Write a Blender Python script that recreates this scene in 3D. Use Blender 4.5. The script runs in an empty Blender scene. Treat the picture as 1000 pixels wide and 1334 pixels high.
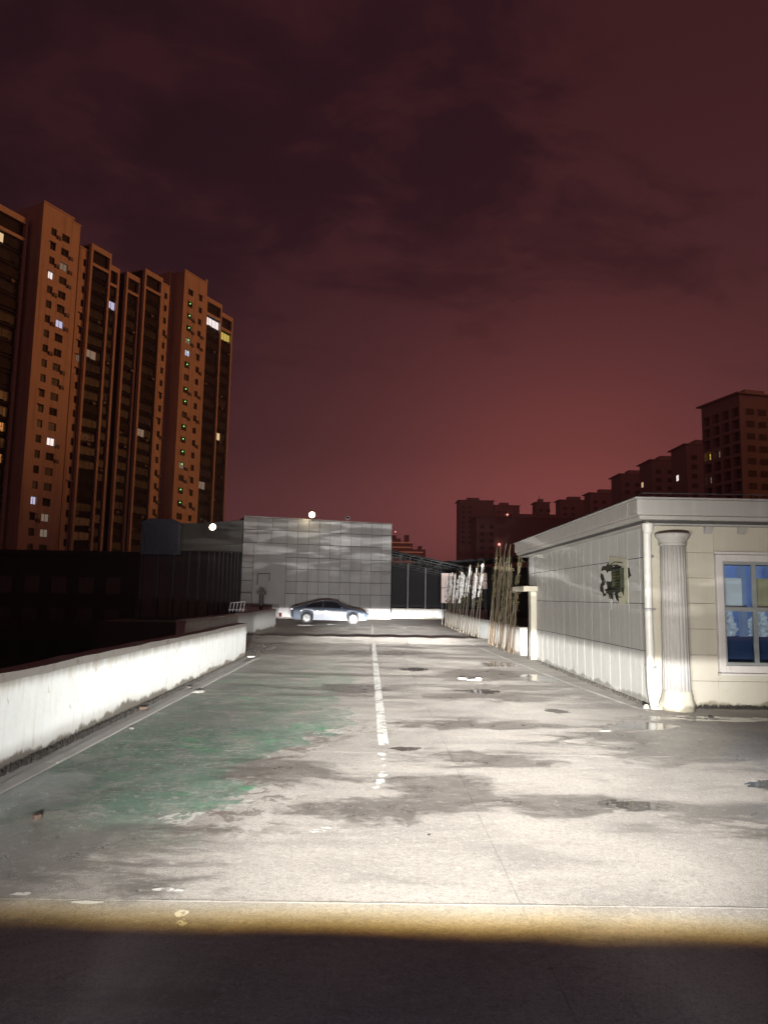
import bpy, bmesh, math, random
from mathutils import Vector, Matrix
R = math.radians
rnd = random.Random(7)
sc = bpy.context.scene
C = sc.collection

# ------------------------------------------------------------------ camera
cam_d = bpy.data.cameras.new('camera')
cam = bpy.data.objects.new('camera', cam_d); C.objects.link(cam); sc.camera = cam
cam_d.sensor_fit = 'VERTICAL'; cam_d.sensor_height = 36.0
cam_d.lens = 36.0*925/1334
cam_d.clip_start = 0.05; cam_d.clip_end = 4000
cam.matrix_world = (Matrix.Translation((0, 0, 1.7)) @ Matrix.Rotation(R(-0.6), 4, 'Z')
                    @ Matrix.Rotation(R(96.8), 4, 'X') @ Matrix.Rotation(R(1.0), 4, 'Z'))
sc.view_settings.view_transform = 'Standard'; sc.view_settings.look = 'None'
sc.view_settings.exposure = 0.0; sc.view_settings.gamma = 1.0
sc.view_settings.use_curve_mapping = False
sc.render.resolution_x = 767; sc.render.resolution_y = 1024
sc.cycles.use_denoising = True
sc.cycles.max_bounces = 6; sc.cycles.diffuse_bounces = 3; sc.cycles.glossy_bounces = 3
sc.cycles.transmission_bounces = 6; sc.cycles.transparent_max_bounces = 8
sc.cycles.sample_clamp_indirect = 4.0

# ------------------------------------------------------------------ node helper
class NT:
    def __init__(s, tree): s.t = tree; s.n = tree.nodes; s.l = tree.links
    def put(s, sock, v):
        if isinstance(v, bpy.types.NodeSocket): s.l.new(v, sock)
        elif v is not None: sock.default_value = v
    def node(s, typ, **kw):
        n = s.n.new(typ)
        for k, v in kw.items(): setattr(n, k, v)
        return n
    def m(s, op, a, b=None, c=None, clamp=False):
        n = s.node('ShaderNodeMath', operation=op, use_clamp=clamp)
        s.put(n.inputs[0], a); s.put(n.inputs[1], b)
        if c is not None: s.put(n.inputs[2], c)
        return n.outputs[0]
    def add(s, a, b): return s.m('ADD', a, b)
    def sub(s, a, b): return s.m('SUBTRACT', a, b)
    def mul(s, a, b): return s.m('MULTIPLY', a, b)
    def div(s, a, b): return s.m('DIVIDE', a, b)
    def ss(s, v, a, b, o0=0.0, o1=1.0):
        n = s.node('ShaderNodeMapRange', interpolation_type='SMOOTHSTEP')
        s.put(n.inputs[0], v); s.put(n.inputs[1], a); s.put(n.inputs[2], b); s.put(n.inputs[3], o0); s.put(n.inputs[4], o1)
        return n.outputs[0]
    def mix(s, f, a, b):
        n = s.node('ShaderNodeMix', data_type='RGBA')
        s.put(n.inputs[0], f)
        for i, v in ((6, a), (7, b)):
            if not isinstance(v, bpy.types.NodeSocket) and len(v) == 3: v = (*v, 1)
            s.put(n.inputs[i], v)
        return n.outputs[2]
    def noise(s, vec, scale=5.0, detail=4.0, rough=0.55, dist=0.0, out=0):
        n = s.node('ShaderNodeTexNoise')
        s.put(n.inputs['Vector'], vec); n.inputs['Scale'].default_value = scale
        n.inputs['Detail'].default_value = detail; n.inputs['Roughness'].default_value = rough
        n.inputs['Distortion'].default_value = dist
        return n.outputs[out]
    def vor(s, vec, scale=5.0, out='Distance', **kw):
        n = s.node('ShaderNodeTexVoronoi', **kw); s.put(n.inputs['Vector'], vec); n.inputs['Scale'].default_value = scale
        return n.outputs[out]
    def sep(s, v):
        n = s.node('ShaderNodeSeparateXYZ'); s.put(n.inputs[0], v); return n.outputs
    def comb(s, x, y, z):
        n = s.node('ShaderNodeCombineXYZ'); s.put(n.inputs[0], x); s.put(n.inputs[1], y); s.put(n.inputs[2], z); return n.outputs[0]
    def scale(s, v, k):
        n = s.node('ShaderNodeVectorMath', operation='MULTIPLY'); s.put(n.inputs[0], v); n.inputs[1].default_value = k; return n.outputs[0]
    def add_v(s, a, b, k):
        n = s.node('ShaderNodeVectorMath', operation='MULTIPLY_ADD'); s.put(n.inputs[0], b); n.inputs[1].default_value = (k, k, k); s.put(n.inputs[2], a); return n.outputs[0]
    def bump(s, h, strength=0.3, dist=0.01):
        n = s.node('ShaderNodeBump'); s.put(n.inputs['Height'], h)
        n.inputs['Strength'].default_value = strength; n.inputs['Distance'].default_value = dist
        return n.outputs[0]

def srgb(r, g, b):
    f = lambda c: (c/255/12.92) if c/255 <= 0.04045 else ((c/255+0.055)/1.055)**2.4
    return (f(r), f(g), f(b), 1)

CLOUD = 7.7
# ------------------------------------------------------------------ world: overcast night sky lit by the city
w = bpy.data.worlds.new('World'); sc.world = w; w.use_nodes = True
t = NT(w.node_tree); t.n.clear()
tc = t.node('ShaderNodeTexCoord').outputs['Generated']
nrm = t.node('ShaderNodeVectorMath', operation='NORMALIZE'); t.put(nrm.inputs[0], tc)
d = nrm.outputs[0]
X, Y, Z = t.sep(d)
zc = t.m('MAXIMUM', Z, 0.0)
ramp = t.node('ShaderNodeValToRGB'); t.put(ramp.inputs[0], zc)
cr = ramp.color_ramp
stops = [(0.0, srgb(140, 82, 84)), (0.10, srgb(114, 66, 69)), (0.20, srgb(87, 50, 53)), (0.40, srgb(69, 37, 41)), (0.62, srgb(61, 30, 33)), (1.0, srgb(55, 27, 30))]
cr.elements[0].position = 0.0; cr.elements[0].color = stops[0][1]
cr.elements[1].position = 1.0; cr.elements[1].color = stops[-1][1]
for p, c in stops[1:-1]:
    e = cr.elements.new(p); e.color = c
dn = t.node('ShaderNodeVectorMath', operation='DOT_PRODUCT'); t.put(dn.inputs[0], d)
g = Vector((0.27, 0.96, 0.06)).normalized(); dn.inputs[1].default_value = g
gl = t.m('POWER', t.m('MAXIMUM', dn.outputs['Value'], 0.0), 34.0)
# cloud layer seen in perspective: project the direction on a plane overhead
k = t.div(1.0, t.add(zc, 0.22))
cv = t.comb(t.mul(X, k), t.mul(Y, k), 0.0); cv = t.add_v(cv, t.comb(1.0, 0.6, 0.0), CLOUD)
n1 = t.noise(cv, 1.15, 5, 0.55, 0.5); n2 = t.noise(t.scale(cv, (1, 1.35, 1)), 3.4, 5, 0.58, 0.4)
cl = t.add(t.mul(n1, 0.47), t.mul(n2, 0.53))
clf = t.ss(cl, 0.385, 0.525)
fade = t.ss(zc, 0.16, 0.52)
dark = t.mix(t.mul(t.sub(1.0, clf), t.mul(fade, 0.78)), ramp.outputs[0], srgb(33, 18, 26))
# the west side of the sky (left) is a little deader than the glow over the city
side = t.ss(t.sub(X, t.mul(Y, 0.1)), -0.62, 0.12)
dark = t.mix(t.mul(t.sub(1.0, side), 0.58), dark, srgb(34, 18, 24))
glow = t.mix(1.0, (0, 0, 0), srgb(88, 32, 30))
ad = t.node('ShaderNodeMix', data_type='RGBA', blend_type='ADD')
t.put(ad.inputs[0], t.mul(gl, 1.0)); t.put(ad.inputs[6], dark); t.put(ad.inputs[7], srgb(104, 47, 37))
bg = t.node('ShaderNodeBackground'); t.put(bg.inputs[0], ad.outputs[2]); bg.inputs[1].default_value = 1.0
wo = t.node('ShaderNodeOutputWorld'); t.l.new(bg.outputs[0], wo.inputs[0])

# ------------------------------------------------------------------ low orange city glow from the right (one sun lamp)
sd = bpy.data.lights.new('sun', 'SUN'); sd.energy = 1.0; sd.angle = R(12); sd.color = (1.0, 0.38, 0.12)
sun = bpy.data.objects.new('sun', sd); C.objects.link(sun)
sv = Vector((math.cos(R(8.5)), 0.10, math.sin(R(8.5)))).normalized()
sun.rotation_euler = sv.to_track_quat('Z', 'Y').to_euler()

# ------------------------------------------------------------------ materials
MATS = {}
def mat(name, fn):
    m = bpy.data.materials.new(name); m.use_nodes = True
    t = NT(m.node_tree); b = t.n['Principled BSDF']
    fn(t, b); MATS[name] = m
    return m
def simple(name, col, rough=0.6, metal=0.0, var=0.18, scale=4.0, bump=0.15, bscale=40.0, spec=0.4, rand=0.0):
    def fn(t, b):
        P = t.node('ShaderNodeNewGeometry').outputs['Position']
        n = t.noise(P, scale, 5, 0.6)
        c = t.mix(n, tuple(max(0, c*(1-var)) for c in col), tuple(min(1, c*(1+var)) for c in col))
        if rand:
            oi = t.node('ShaderNodeObjectInfo').outputs['Random']
            h = t.node('ShaderNodeHueSaturation'); t.put(h.inputs['Value'], t.add(1-rand, t.mul(oi, 2*rand))); t.put(h.inputs['Color'], c); c = h.outputs[0]
        t.put(b.inputs['Base Color'], c)
        t.put(b.inputs['Roughness'], t.ss(n, 0.2, 0.8, max(0.02, rough-0.12), min(1, rough+0.12)))
        b.inputs['Metallic'].default_value = metal; b.inputs['Specular IOR Level'].default_value = spec
        if bump: t.put(b.inputs['Normal'], t.bump(t.noise(P, bscale, 3, 0.6), bump, 0.01))
    return mat(name, fn)
def emit(name, col, strength, pattern=None):
    def fn(t, b):
        b.inputs['Base Color'].default_value = (0.02, 0.02, 0.02, 1)
        b.inputs['Emission Color'].default_value = (*col, 1); b.inputs['Emission Strength'].default_value = strength
        b.inputs['Roughness'].default_value = 0.3
    return mat(name, fn)

def worn(name, base, stain, stain2, rough=0.75, base_dirt=True):
    """painted render with runs, peeling and a dirty foot (world z = 0 is the deck)"""
    def fn(t, b):
        P = t.node('ShaderNodeNewGeometry').outputs['Position']
        x, y, z = t.sep(P)
        c = t.mix(t.noise(P, 2.2, 6, 0.65), base, tuple(v*0.80 for v in base))
        runs = t.noise(t.scale(P, (7.0, 7.0, 0.35)), 1.6, 5, 0.6)
        c = t.mix(t.ss(runs, 0.50, 0.76, 0, 0.50), c, stain)
        peel = t.noise(P, 5.5, 7, 0.72, 0.6)
        pm = t.ss(peel, 0.61, 0.635, 0, 0.75)
        c = t.mix(pm, c, stain)
        if base_dirt:
            foot = t.add(z, t.mul(t.sub(t.noise(t.scale(P, (1, 1, 0.5)), 5.0, 6, 0.75), 0.5), 0.20))
            foot = t.add(foot, t.mul(t.sub(t.noise(P, 0.9, 4, 0.6), 0.55), 0.40))
            tr_ = t.mul(t.noise(t.scale(P, (5.0, 5.0, 0.25)), 1.3, 5, 0.6), t.ss(z, 0.35, 0.95))
            c = t.mix(t.ss(tr_, 0.26, 0.56, 0, 0.70), c, stain)
            c = t.mix(t.ss(foot, 0.03, 0.09, 0.97, 0.0), c, stain2)
            c = t.mix(t.ss(t.add(foot, 0.0), 0.04, 0.26, 0.32, 0.0), c, stain)
        t.put(b.inputs['Base Color'], c); b.inputs['Roughness'].default_value = rough
        b.inputs['Specular IOR Level'].default_value = 0.25
        hgt = t.add(t.mul(t.noise(P, 60, 4, 0.6), 0.4), t.add(t.mul(pm, -0.8), t.noise(P, 7, 4, 0.6)))
        t.put(b.inputs['Normal'], t.bump(hgt, 0.35, 0.012))
    return mat(name, fn)

worn('parapet_render', (0.68, 0.71, 0.70), (0.42, 0.38, 0.32), (0.030, 0.028, 0.024))
worn('parapet_cap', (0.46, 0.44, 0.41), (0.20, 0.175, 0.15), (0.06, 0.05, 0.045), base_dirt=False)
worn('annex_front', (0.54, 0.51, 0.43), (0.46, 0.42, 0.33), (0.09, 0.085, 0.06))
worn('annex_side', (0.56, 0.56, 0.53), (0.42, 0.41, 0.38), (0.08, 0.075, 0.06), 0.5)
worn('annex_trim', (0.45, 0.44, 0.42), (0.36, 0.34, 0.31), (0.08, 0.07, 0.06))
worn('plinth_render', (0.72, 0.72, 0.74), (0.45, 0.40, 0.36), (0.05, 0.045, 0.04))
worn('window_paint', (0.62, 0.59, 0.56), (0.46, 0.43, 0.40), (0.1, 0.1, 0.09), 0.5, False)
simple('pipe_white', (0.66, 0.65, 0.60), 0.4, 0, 0.12, 3, 0.05)
simple('sash', (0.30, 0.32, 0.31), 0.4, 0.2, 0.1)
simple('dark_gap', (0.02, 0.02, 0.02), 0.9)
simple('street', (0.03, 0.03, 0.033), 0.85, 0, 0.3, 0.1)
simple('podium', (0.07, 0.065, 0.06), 0.9, 0, 0.2, 0.5)
simple('grit', (0.035, 0.032, 0.028), 0.95, 0, 0.5, 9, 0.6)
simple('brick_bit', (0.075, 0.05, 0.036), 0.9, 0, 0.2, 9, 0.5)
simple('stone_bit', (0.14, 0.13, 0.12), 0.9, 0, 0.3, 9, 0.5)
simple('scrap_white', (0.16, 0.155, 0.145), 0.7, 0, 0.2, 9, 0.3)
simple('bamboo_dry', (0.125, 0.105, 0.08), 0.6, 0, 0.35, 6, 0.3, rand=0.25)
simple('bamboo_brown', (0.055, 0.036, 0.020), 0.6, 0, 0.45, 5, 0.3, rand=0.35)
simple('vine_dry', (0.13, 0.105, 0.06), 0.85, 0, 0.5, 9, 0.2)
simple('vine_green', (0.10, 0.10, 0.035), 0.8, 0, 0.5, 9, 0.2)
simple('film_white', (0.80, 0.79, 0.78), 0.45, 0, 0.3, 6, 0.4)
simple('board_pink', (0.74, 0.60, 0.55), 0.6, 0, 0.12, 2, 0.05, rand=0.12)
simple('truss_paint', (0.10, 0.11, 0.11), 0.6, 0.2, 0.3)
simple('steel_dark', (0.10, 0.105, 0.11), 0.5, 0.4, 0.2)
simple('steel_grey', (0.42, 0.42, 0.43), 0.5, 0.3, 0.2)
simple('rust', (0.13, 0.075, 0.04), 0.85, 0.2, 0.5, 8, 0.4)
simple('fin_dark', (0.055, 0.057, 0.06), 0.6, 0.2, 0.3)
simple('shed_dark', (0.018, 0.019, 0.023), 0.7, 0, 0.2)
simple('shed_blue', (0.055, 0.065, 0.10), 0.6, 0.2, 0.2)
simple('fascia_grey', (0.065, 0.065, 0.065), 0.6, 0.2, 0.25, 0.6)
simple('glass_dark', (0.012, 0.013, 0.016), 0.12, 0, 0.1, bump=0)
def f_tower(t, b):
    P = t.node('ShaderNodeNewGeometry').outputs['Position']
    c = t.mix(t.noise(P, 0.18, 4, 0.6), (0.55, 0.42, 0.32), (0.46, 0.35, 0.27))
    c = t.mix(t.ss(t.noise(t.scale(P, (1.2, 1.2, 0.05)), 1.0, 5, 0.6), 0.48, 0.70, 0, 0.6), c, (0.27, 0.20, 0.155))
    c = t.mix(t.ss(t.noise(P, 0.6, 5, 0.7), 0.56, 0.66, 0, 0.35), c, (0.34, 0.27, 0.22))
    t.put(b.inputs['Base Color'], c); b.inputs['Roughness'].default_value = 0.9; b.inputs['Specular IOR Level'].default_value = 0.1
mat('tower_paint', f_tower)
simple('tower_trim', (0.46, 0.35, 0.27), 0.85, 0, 0.15, 0.25, 0.1, 3)
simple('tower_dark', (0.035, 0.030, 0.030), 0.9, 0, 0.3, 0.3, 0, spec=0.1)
simple('tower_glass', (0.008, 0.007, 0.007), 0.3, 0, 0.6, 0.22, 0, spec=0.15)
simple('curtain_brown', (0.035, 0.028, 0.024), 0.8, 0, 0.5, 0.8, 0, spec=0.1)
simple('curtain_pale', (0.10, 0.085, 0.07), 0.8, 0, 0.4, 0.8, 0, spec=0.1)
simple('tower_frame', (0.10, 0.085, 0.075), 0.6, 0, 0.2, bump=0)
simple('block_wall', (0.52, 0.40, 0.36), 0.9, 0, 0.15, 0.2, 0)
simple('block_dark', (0.17, 0.12, 0.11), 0.9, 0, 0.2, 0.2, 0)
simple('far_wall', (0.46, 0.30, 0.28), 0.9, 0, 0.15, 0.05, 0)
simple('rubber', (0.02, 0.02, 0.02), 0.8)
simple('alloy', (0.045, 0.045, 0.047), 0.45, 0.3, 0.1, bump=0)
simple('lamp_red', (0.12, 0.008, 0.008), 0.2, 0, 0.1, bump=0)
simple('chrome', (0.6, 0.6, 0.62), 0.15, 1.0, 0.05, bump=0)
simple('room_wall', (0.36, 0.44, 0.62), 0.8, 0, 0.15, 2, 0)
simple('room_dark', (0.03, 0.05, 0.12), 0.6, 0, 0.3, 2, 0)
simple('paper_white', (0.74, 0.72, 0.70), 0.8, 0, 0.12, 3, 0.1)
simple('paper_ochre', (0.46, 0.38, 0.20), 0.8, 0, 0.2, 3, 0.1)
simple('plastic_wrap', (0.80, 0.86, 0.92), 0.3, 0, 0.25, 12, 0.6, 18)
simple('torn_cream', (0.44, 0.43, 0.32), 0.7, 0, 0.25, 6, 0.4)
simple('hole_fan_dark', (0.02, 0.022, 0.012), 0.9, 0, 0.5, 9, 0.5)  # near-black for the shade in the wall hole and the fan parts
simple('fan_olive', (0.115, 0.12, 0.03), 0.6, 0.2, 0.4, 12, 0.3)
emit('flood_lens', (1.0, 0.80, 0.45), 14.0)
emit('head_lens', (1.0, 0.97, 0.92), 6.0)
emit('room_lamp', (0.55, 0.72, 1.0), 34.0)
emit('lit_white', (1.0, 0.88, 0.86), 1.05)
emit('lit_warm', (1.0, 0.72, 0.40), 0.75)
emit('lit_yellow', (1.0, 0.75, 0.16), 0.55)
emit('lit_dim', (0.9, 0.72, 0.55), 0.16)
emit('lit_blue', (0.72, 0.70, 1.0), 0.7)
emit('green_dot', (0.35, 1.0, 0.25), 1.4)
emit('red_dot', (1.0, 0.40, 0.34), 2.0)
emit('white_dot', (1.0, 0.82, 0.72), 2.0)
emit('far_lit', (0.9, 0.30, 0.16), 0.26)

def f_paint(t, b):
    b.inputs['Base Color'].default_value = (0.030, 0.046, 0.085, 1); b.inputs['Metallic'].default_value = 0.0
    P = t.node('ShaderNodeNewGeometry').outputs['Position']
    t.put(b.inputs['Base Color'], t.mix(t.noise(P, 3, 3), (0.050, 0.068, 0.100), (0.062, 0.084, 0.122)))
    b.inputs['Roughness'].default_value = 0.38; b.inputs['Coat Weight'].default_value = 1.0; b.inputs['Coat Roughness'].default_value = 0.05
mat('car_paint', f_paint)
def f_glass(t, b):
    b.inputs['Base Color'].default_value = (0.92, 0.95, 1, 1); b.inputs['Roughness'].default_value = 0.02
    b.inputs['IOR'].default_value = 1.45
    b.inputs['Metallic'].default_value = 0.0
    tr = t.node('ShaderNodeBsdfTransparent'); gl = t.node('ShaderNodeBsdfGlossy'); gl.inputs['Roughness'].default_value = 0.02
    fr = t.node('ShaderNodeFresnel'); fr.inputs['IOR'].default_value = 1.45; mx = t.node('ShaderNodeMixShader')
    tr.inputs[0].default_value = (0.86, 0.92, 0.95, 1)
    t.put(mx.inputs[0], fr.outputs[0]); t.l.new(tr.outputs[0], mx.inputs[1]); t.l.new(gl.outputs[0], mx.inputs[2])
    t.l.new(mx.outputs[0], t.n['Material Output'].inputs[0])
mat('pane_glass', f_glass)
def f_panel(t, b):
    P = t.node('ShaderNodeNewGeometry').outputs['Position']
    oi = t.node('ShaderNodeObjectInfo').outputs['Random']
    n = t.noise(t.scale(P, (1, 1, 0.25)), 1.6, 5, 0.6)
    c = t.mix(n, (0.20, 0.20, 0.20), (0.33, 0.33, 0.325))
    h = t.node('ShaderNodeHueSaturation'); t.put(h.inputs['Value'], t.add(0.90, t.mul(oi, 0.2))); t.put(h.inputs['Color'], c)
    t.put(b.inputs['Base Color'], h.outputs[0]); b.inputs['Roughness'].default_value = 0.55; b.inputs['Metallic'].default_value = 0.1
    t.put(b.inputs['Normal'], t.bump(t.noise(P, 1.2, 3), 0.2, 0.05))
mat('clad_panel', f_panel)

def f_deck(t, b):
    P = t.node('ShaderNodeNewGeometry').outputs['Position']
    x, y, z = t.sep(P)
    big = t.noise(P, 0.55, 5, 0.6, 0.6); mid = t.noise(P, 2.4, 6, 0.65); fine = t.noise(P, 38, 4, 0.7); grain = t.noise(P, 210, 2, 0.5)
    xs = t.noise(t.scale(P, (0.35, 1.6, 1)), 1.3, 5, 0.6)
    c = t.mix(mid, (0.46, 0.43, 0.385), (0.33, 0.306, 0.275))
    c = t.mix(t.ss(big, 0.40, 0.66, 0, 0.62), c, (0.17, 0.157, 0.142))
    c = t.mix(t.ss(t.noise(t.scale(P, (0.55, 1.5, 1)), 0.9, 6, 0.62, 0.9), 0.50, 0.66, 0, 0.55), c, (0.15, 0.14, 0.127))
    c = t.mix(t.ss(t.noise(P, 110, 3, 0.6), 0.42, 0.66, 0, 0.55), c, (0.50, 0.47, 0.43))
    c = t.mix(t.ss(t.noise(P, 75, 3, 0.6), 0.50, 0.70, 0, 0.55), c, (0.12, 0.112, 0.10))
    c = t.mix(t.ss(fine, 0.35, 0.75, 0, 0.35), c, (0.16, 0.15, 0.14))
    # worn green floor paint in the bay next to the parapet
    edge = t.add(x, t.add(t.mul(t.sub(mid, 0.5), 1.3), t.mul(t.sub(big, 0.5), 1.8)))
    lim = t.ss(y, 7.2, 9.6, -1.15, -0.55)
    gm = t.ss(t.sub(edge, lim), 0.05, -0.09)
    gm = t.mul(gm, t.ss(y, 4.7, 6.0)); gm = t.mul(gm, t.ss(y, 22.0, 11.0, 0.15, 1.0))
    holes = t.ss(t.noise(t.scale(P, (1, 1, 1)), 2.3, 8, 0.70, 0.5), 0.46, 0.66)
    gfar = t.ss(y, 11.0, 9.0)
    chips = t.ss(t.noise(P, 13, 7, 0.75, 0.3), 0.54, 0.60)
    gm = t.mul(gm, t.sub(1.0, t.mul(chips, t.ss(mid, 0.36, 0.56, 0.30, 0.95))))
    gm = t.mul(gm, t.m('MAXIMUM', t.mul(gfar, t.sub(1.0, t.mul(holes, 0.55))), t.mul(t.sub(1.0, holes), 0.75)))
    gcol = t.mix(t.ss(mid, 0.35, 0.7), (0.105, 0.20, 0.145), (0.15, 0.185, 0.155))
    gcol = t.mix(t.ss(t.noise(P, 1.4, 3, 0.5, 1.0), 0.55, 0.72), gcol, (0.05, 0.27, 0.12))
    gcol = t.mix(t.ss(t.noise(P, 6.0, 7, 0.72, 0.4), 0.48, 0.60, 0, 0.6), gcol, (0.075, 0.105, 0.085))
    gcol = t.mix(t.ss(t.noise(t.scale(P, (0.6, 1.3, 1)), 5.0, 6, 0.7), 0.58, 0.66, 0, 0.7), gcol, (0.27, 0.30, 0.26))
    # brown scabs where the paint has lifted
    scab = t.mul(t.ss(t.sub(edge, lim), -0.30, 0.05), t.ss(t.sub(edge, lim), 0.75, 0.15))
    sm = t.mul(t.mul(scab, t.ss(t.noise(P, 4.2, 6, 0.7, 0.5), 0.50, 0.56)), t.mul(t.ss(y, 5.0, 5.6), t.ss(y, 11.0, 8.5)))
    c = t.mix(gm, c, gcol); c = t.mix(t.mul(sm, 0.85), c, (0.11, 0.088, 0.072))
    rim = t.mul(t.ss(t.m('ABSOLUTE', t.sub(edge, lim)), 0.055, 0.02), t.ss(t.noise(P, 2.0, 2), 0.48, 0.56))
    rim = t.mul(rim, t.mul(t.ss(y, 5.0, 5.5), t.ss(y, 12.0, 9.0)))
    c = t.mix(t.mul(rim, 0.8), c, (0.50, 0.50, 0.46))
    # puddles and damp patches
    wob = t.add(t.mul(t.sub(t.noise(t.scale(P, (0.8, 1.5, 1)), 1.5, 6, 0.66, 0.5), 0.5), 3.0), t.mul(t.sub(t.noise(P, 9.0, 4, 0.6), 0.5), 0.5))
    def blob(cx, cy, rx, ry):
        q = t.add(t.m('POWER', t.div(t.sub(x, cx), rx), 2.0), t.m('POWER', t.div(t.sub(y, cy), ry), 2.0))
        return t.sub(1.0, t.m('SQRT', q))
    def group(lst):
        o = None
        for q in lst:
            v = blob(*q); o = v if o is None else t.m('MAXIMUM', o, v)
        return t.add(o, wob)
    pud = group([(2.19, 6.13, 0.30, 0.17), (3.58, 15.6, 0.35, 0.9), (3.75, 10.0, 0.5, 0.35), (3.75, 6.9, 0.25, 0.2), (2.83, 11.2, 0.18, 0.25),
                 (0.40, 8.3, 0.22, 0.16), (2.0, 13.3, 0.5, 0.3), (5.2, 10.7, 1.4, 0.35), (1.0, 17.2, 0.4, 0.5), (3.2, 19.0, 0.5, 0.8)])
    dmp = group([(1.14, 7.8, 0.9, 0.55), (0.78, 6.45, 0.95, 0.75), (1.55, 6.15, 0.75, 0.40), (0.0, 6.0, 0.7, 0.45), (3.0, 6.1, 1.6, 0.35), (3.9, 8.7, 1.9, 1.3),
                 (-0.9, 7.2, 0.7, 0.6), (2.1, 12.9, 1.7, 0.9), (3.6, 5.2, 0.9, 0.8), (-2.4, 4.9, 1.5, 0.9), (0.1, 22.0, 2.4, 1.4), (2.4, 16.3, 1.3, 1.8), (1.6, 9.9, 1.5, 0.45), (-0.4, 13.5, 1.3, 0.7), (-2.9, 6.3, 0.7, 1.2)])
    lowsp = t.ss(t.add(t.mul(xs, 0.7), t.mul(big, 0.3)), 0.56, 0.66)
    band = t.mul(t.ss(y, 9.5, 13.0), t.ss(t.noise(t.scale(P, (0.22, 0.9, 1)), 1.1, 5, 0.62), 0.50, 0.60))
    dm = t.m('MAXIMUM', t.ss(dmp, 0.02, 0.50), t.mul(t.m('MAXIMUM', lowsp, band), 0.75))
    pm = t.ss(pud, 0.05, 0.30)
    dm = t.mul(dm, t.ss(t.noise(P, 3.6, 6, 0.7), 0.30, 0.62, 0.68, 1.08))
    c = t.mix(t.mul(dm, 0.76), c, t.mix(gm, (0.085, 0.078, 0.07), (0.05, 0.075, 0.06)))
    c = t.mix(t.mul(pm, 0.8), c, (0.05, 0.047, 0.044))
    # pale grit specks, their brightness painted in as headlight sparkle
    spk = t.ss(t.vor(P, 95.0), 0.24, 0.10)
    pit = t.mul(t.ss(t.vor(t.add_v(P, P, 0.37), 60.0), 0.22, 0.10), t.ss(t.noise(P, 2.2, 4, 0.6), 0.42, 0.62))
    c = t.mix(t.mul(pit, 0.6), c, (0.09, 0.083, 0.075))
    c = t.mix(t.ss(t.noise(P, 22, 6, 0.72), 0.50, 0.64, 0, 0.38), c, (0.13, 0.12, 0.11))
    c = t.mix(t.mul(t.sub(1.0, gm), t.ss(t.noise(P, 17, 6, 0.75, 0.4), 0.53, 0.66, 0, 0.35)), c, (0.56, 0.53, 0.48))
    spk = t.mul(spk, t.ss(t.noise(P, 3.0, 3), 0.36, 0.62))
    c = t.mix(t.mul(spk, 0.7), c, (0.80, 0.78, 0.74))
    t.put(b.inputs['Base Color'], c)
    ro = t.ss(mid, 0.3, 0.7, 0.55, 0.75)
    ro = t.m('MULTIPLY_ADD', t.sub(0.30, ro), dm, ro)
    ro = t.m('MULTIPLY_ADD', t.sub(0.035, ro), pm, ro)
    t.put(b.inputs['Roughness'], ro); b.inputs['Specular IOR Level'].default_value = 0.5
    h = t.add(t.mul(fine, 0.6), t.add(t.mul(grain, 0.5), t.mul(mid, 1.2)))
    h = t.add(h, t.mul(t.sub(spk, pit), 0.6)); h = t.add(h, t.mul(gm, 0.6))
    h = t.mul(h, t.sub(1.0, t.m('MAXIMUM', pm, t.mul(dm, 0.35))))
    t.put(b.inputs['Normal'], t.bump(h, 0.55, 0.006))
mat('deck', f_deck)
def f_gutter(t, b):
    P = t.node('ShaderNodeNewGeometry').outputs['Position']
    n = t.noise(P, 2.5, 6, 0.65); n2 = t.noise(t.scale(P, (4, 0.4, 1)), 1.5, 5, 0.6)
    c = t.mix(n, (0.24, 0.235, 0.225), (0.42, 0.41, 0.39)); c = t.mix(t.ss(n2, 0.5, 0.68, 0, 0.75), c, (0.09, 0.085, 0.08))
    t.put(b.inputs['Base Color'], c); t.put(b.inputs['Roughness'], t.ss(n2, 0.4, 0.7, 0.7, 0.35))
    t.put(b.inputs['Normal'], t.bump(t.noise(P, 45, 4, 0.7), 0.4, 0.006))
mat('gutter', f_gutter)
def f_line(t, b):
    P = t.node('ShaderNodeNewGeometry').outputs['Position']
    n = t.noise(P, 9, 7, 0.72, 0.4); n3 = t.noise(P, 1.3, 3)
    c = t.mix(t.noise(P, 6, 4), (0.72, 0.72, 0.68), (0.50, 0.50, 0.47)); c = t.mix(t.ss(t.noise(P, 30, 3), 0.5, 0.75, 0, 0.5), c, (0.32, 0.34, 0.31))
    t.put(b.inputs['Base Color'], c); b.inputs['Roughness'].default_value = 0.7
    t.put(b.inputs['Alpha'], t.sub(1.0, t.ss(t.add(n, t.mul(t.sub(n3, 0.5), 0.5)), 0.545, 0.575)))
    t.put(b.inputs['Normal'], t.bump(n, 0.4, 0.004))
mat('line_paint', f_line)

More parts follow.
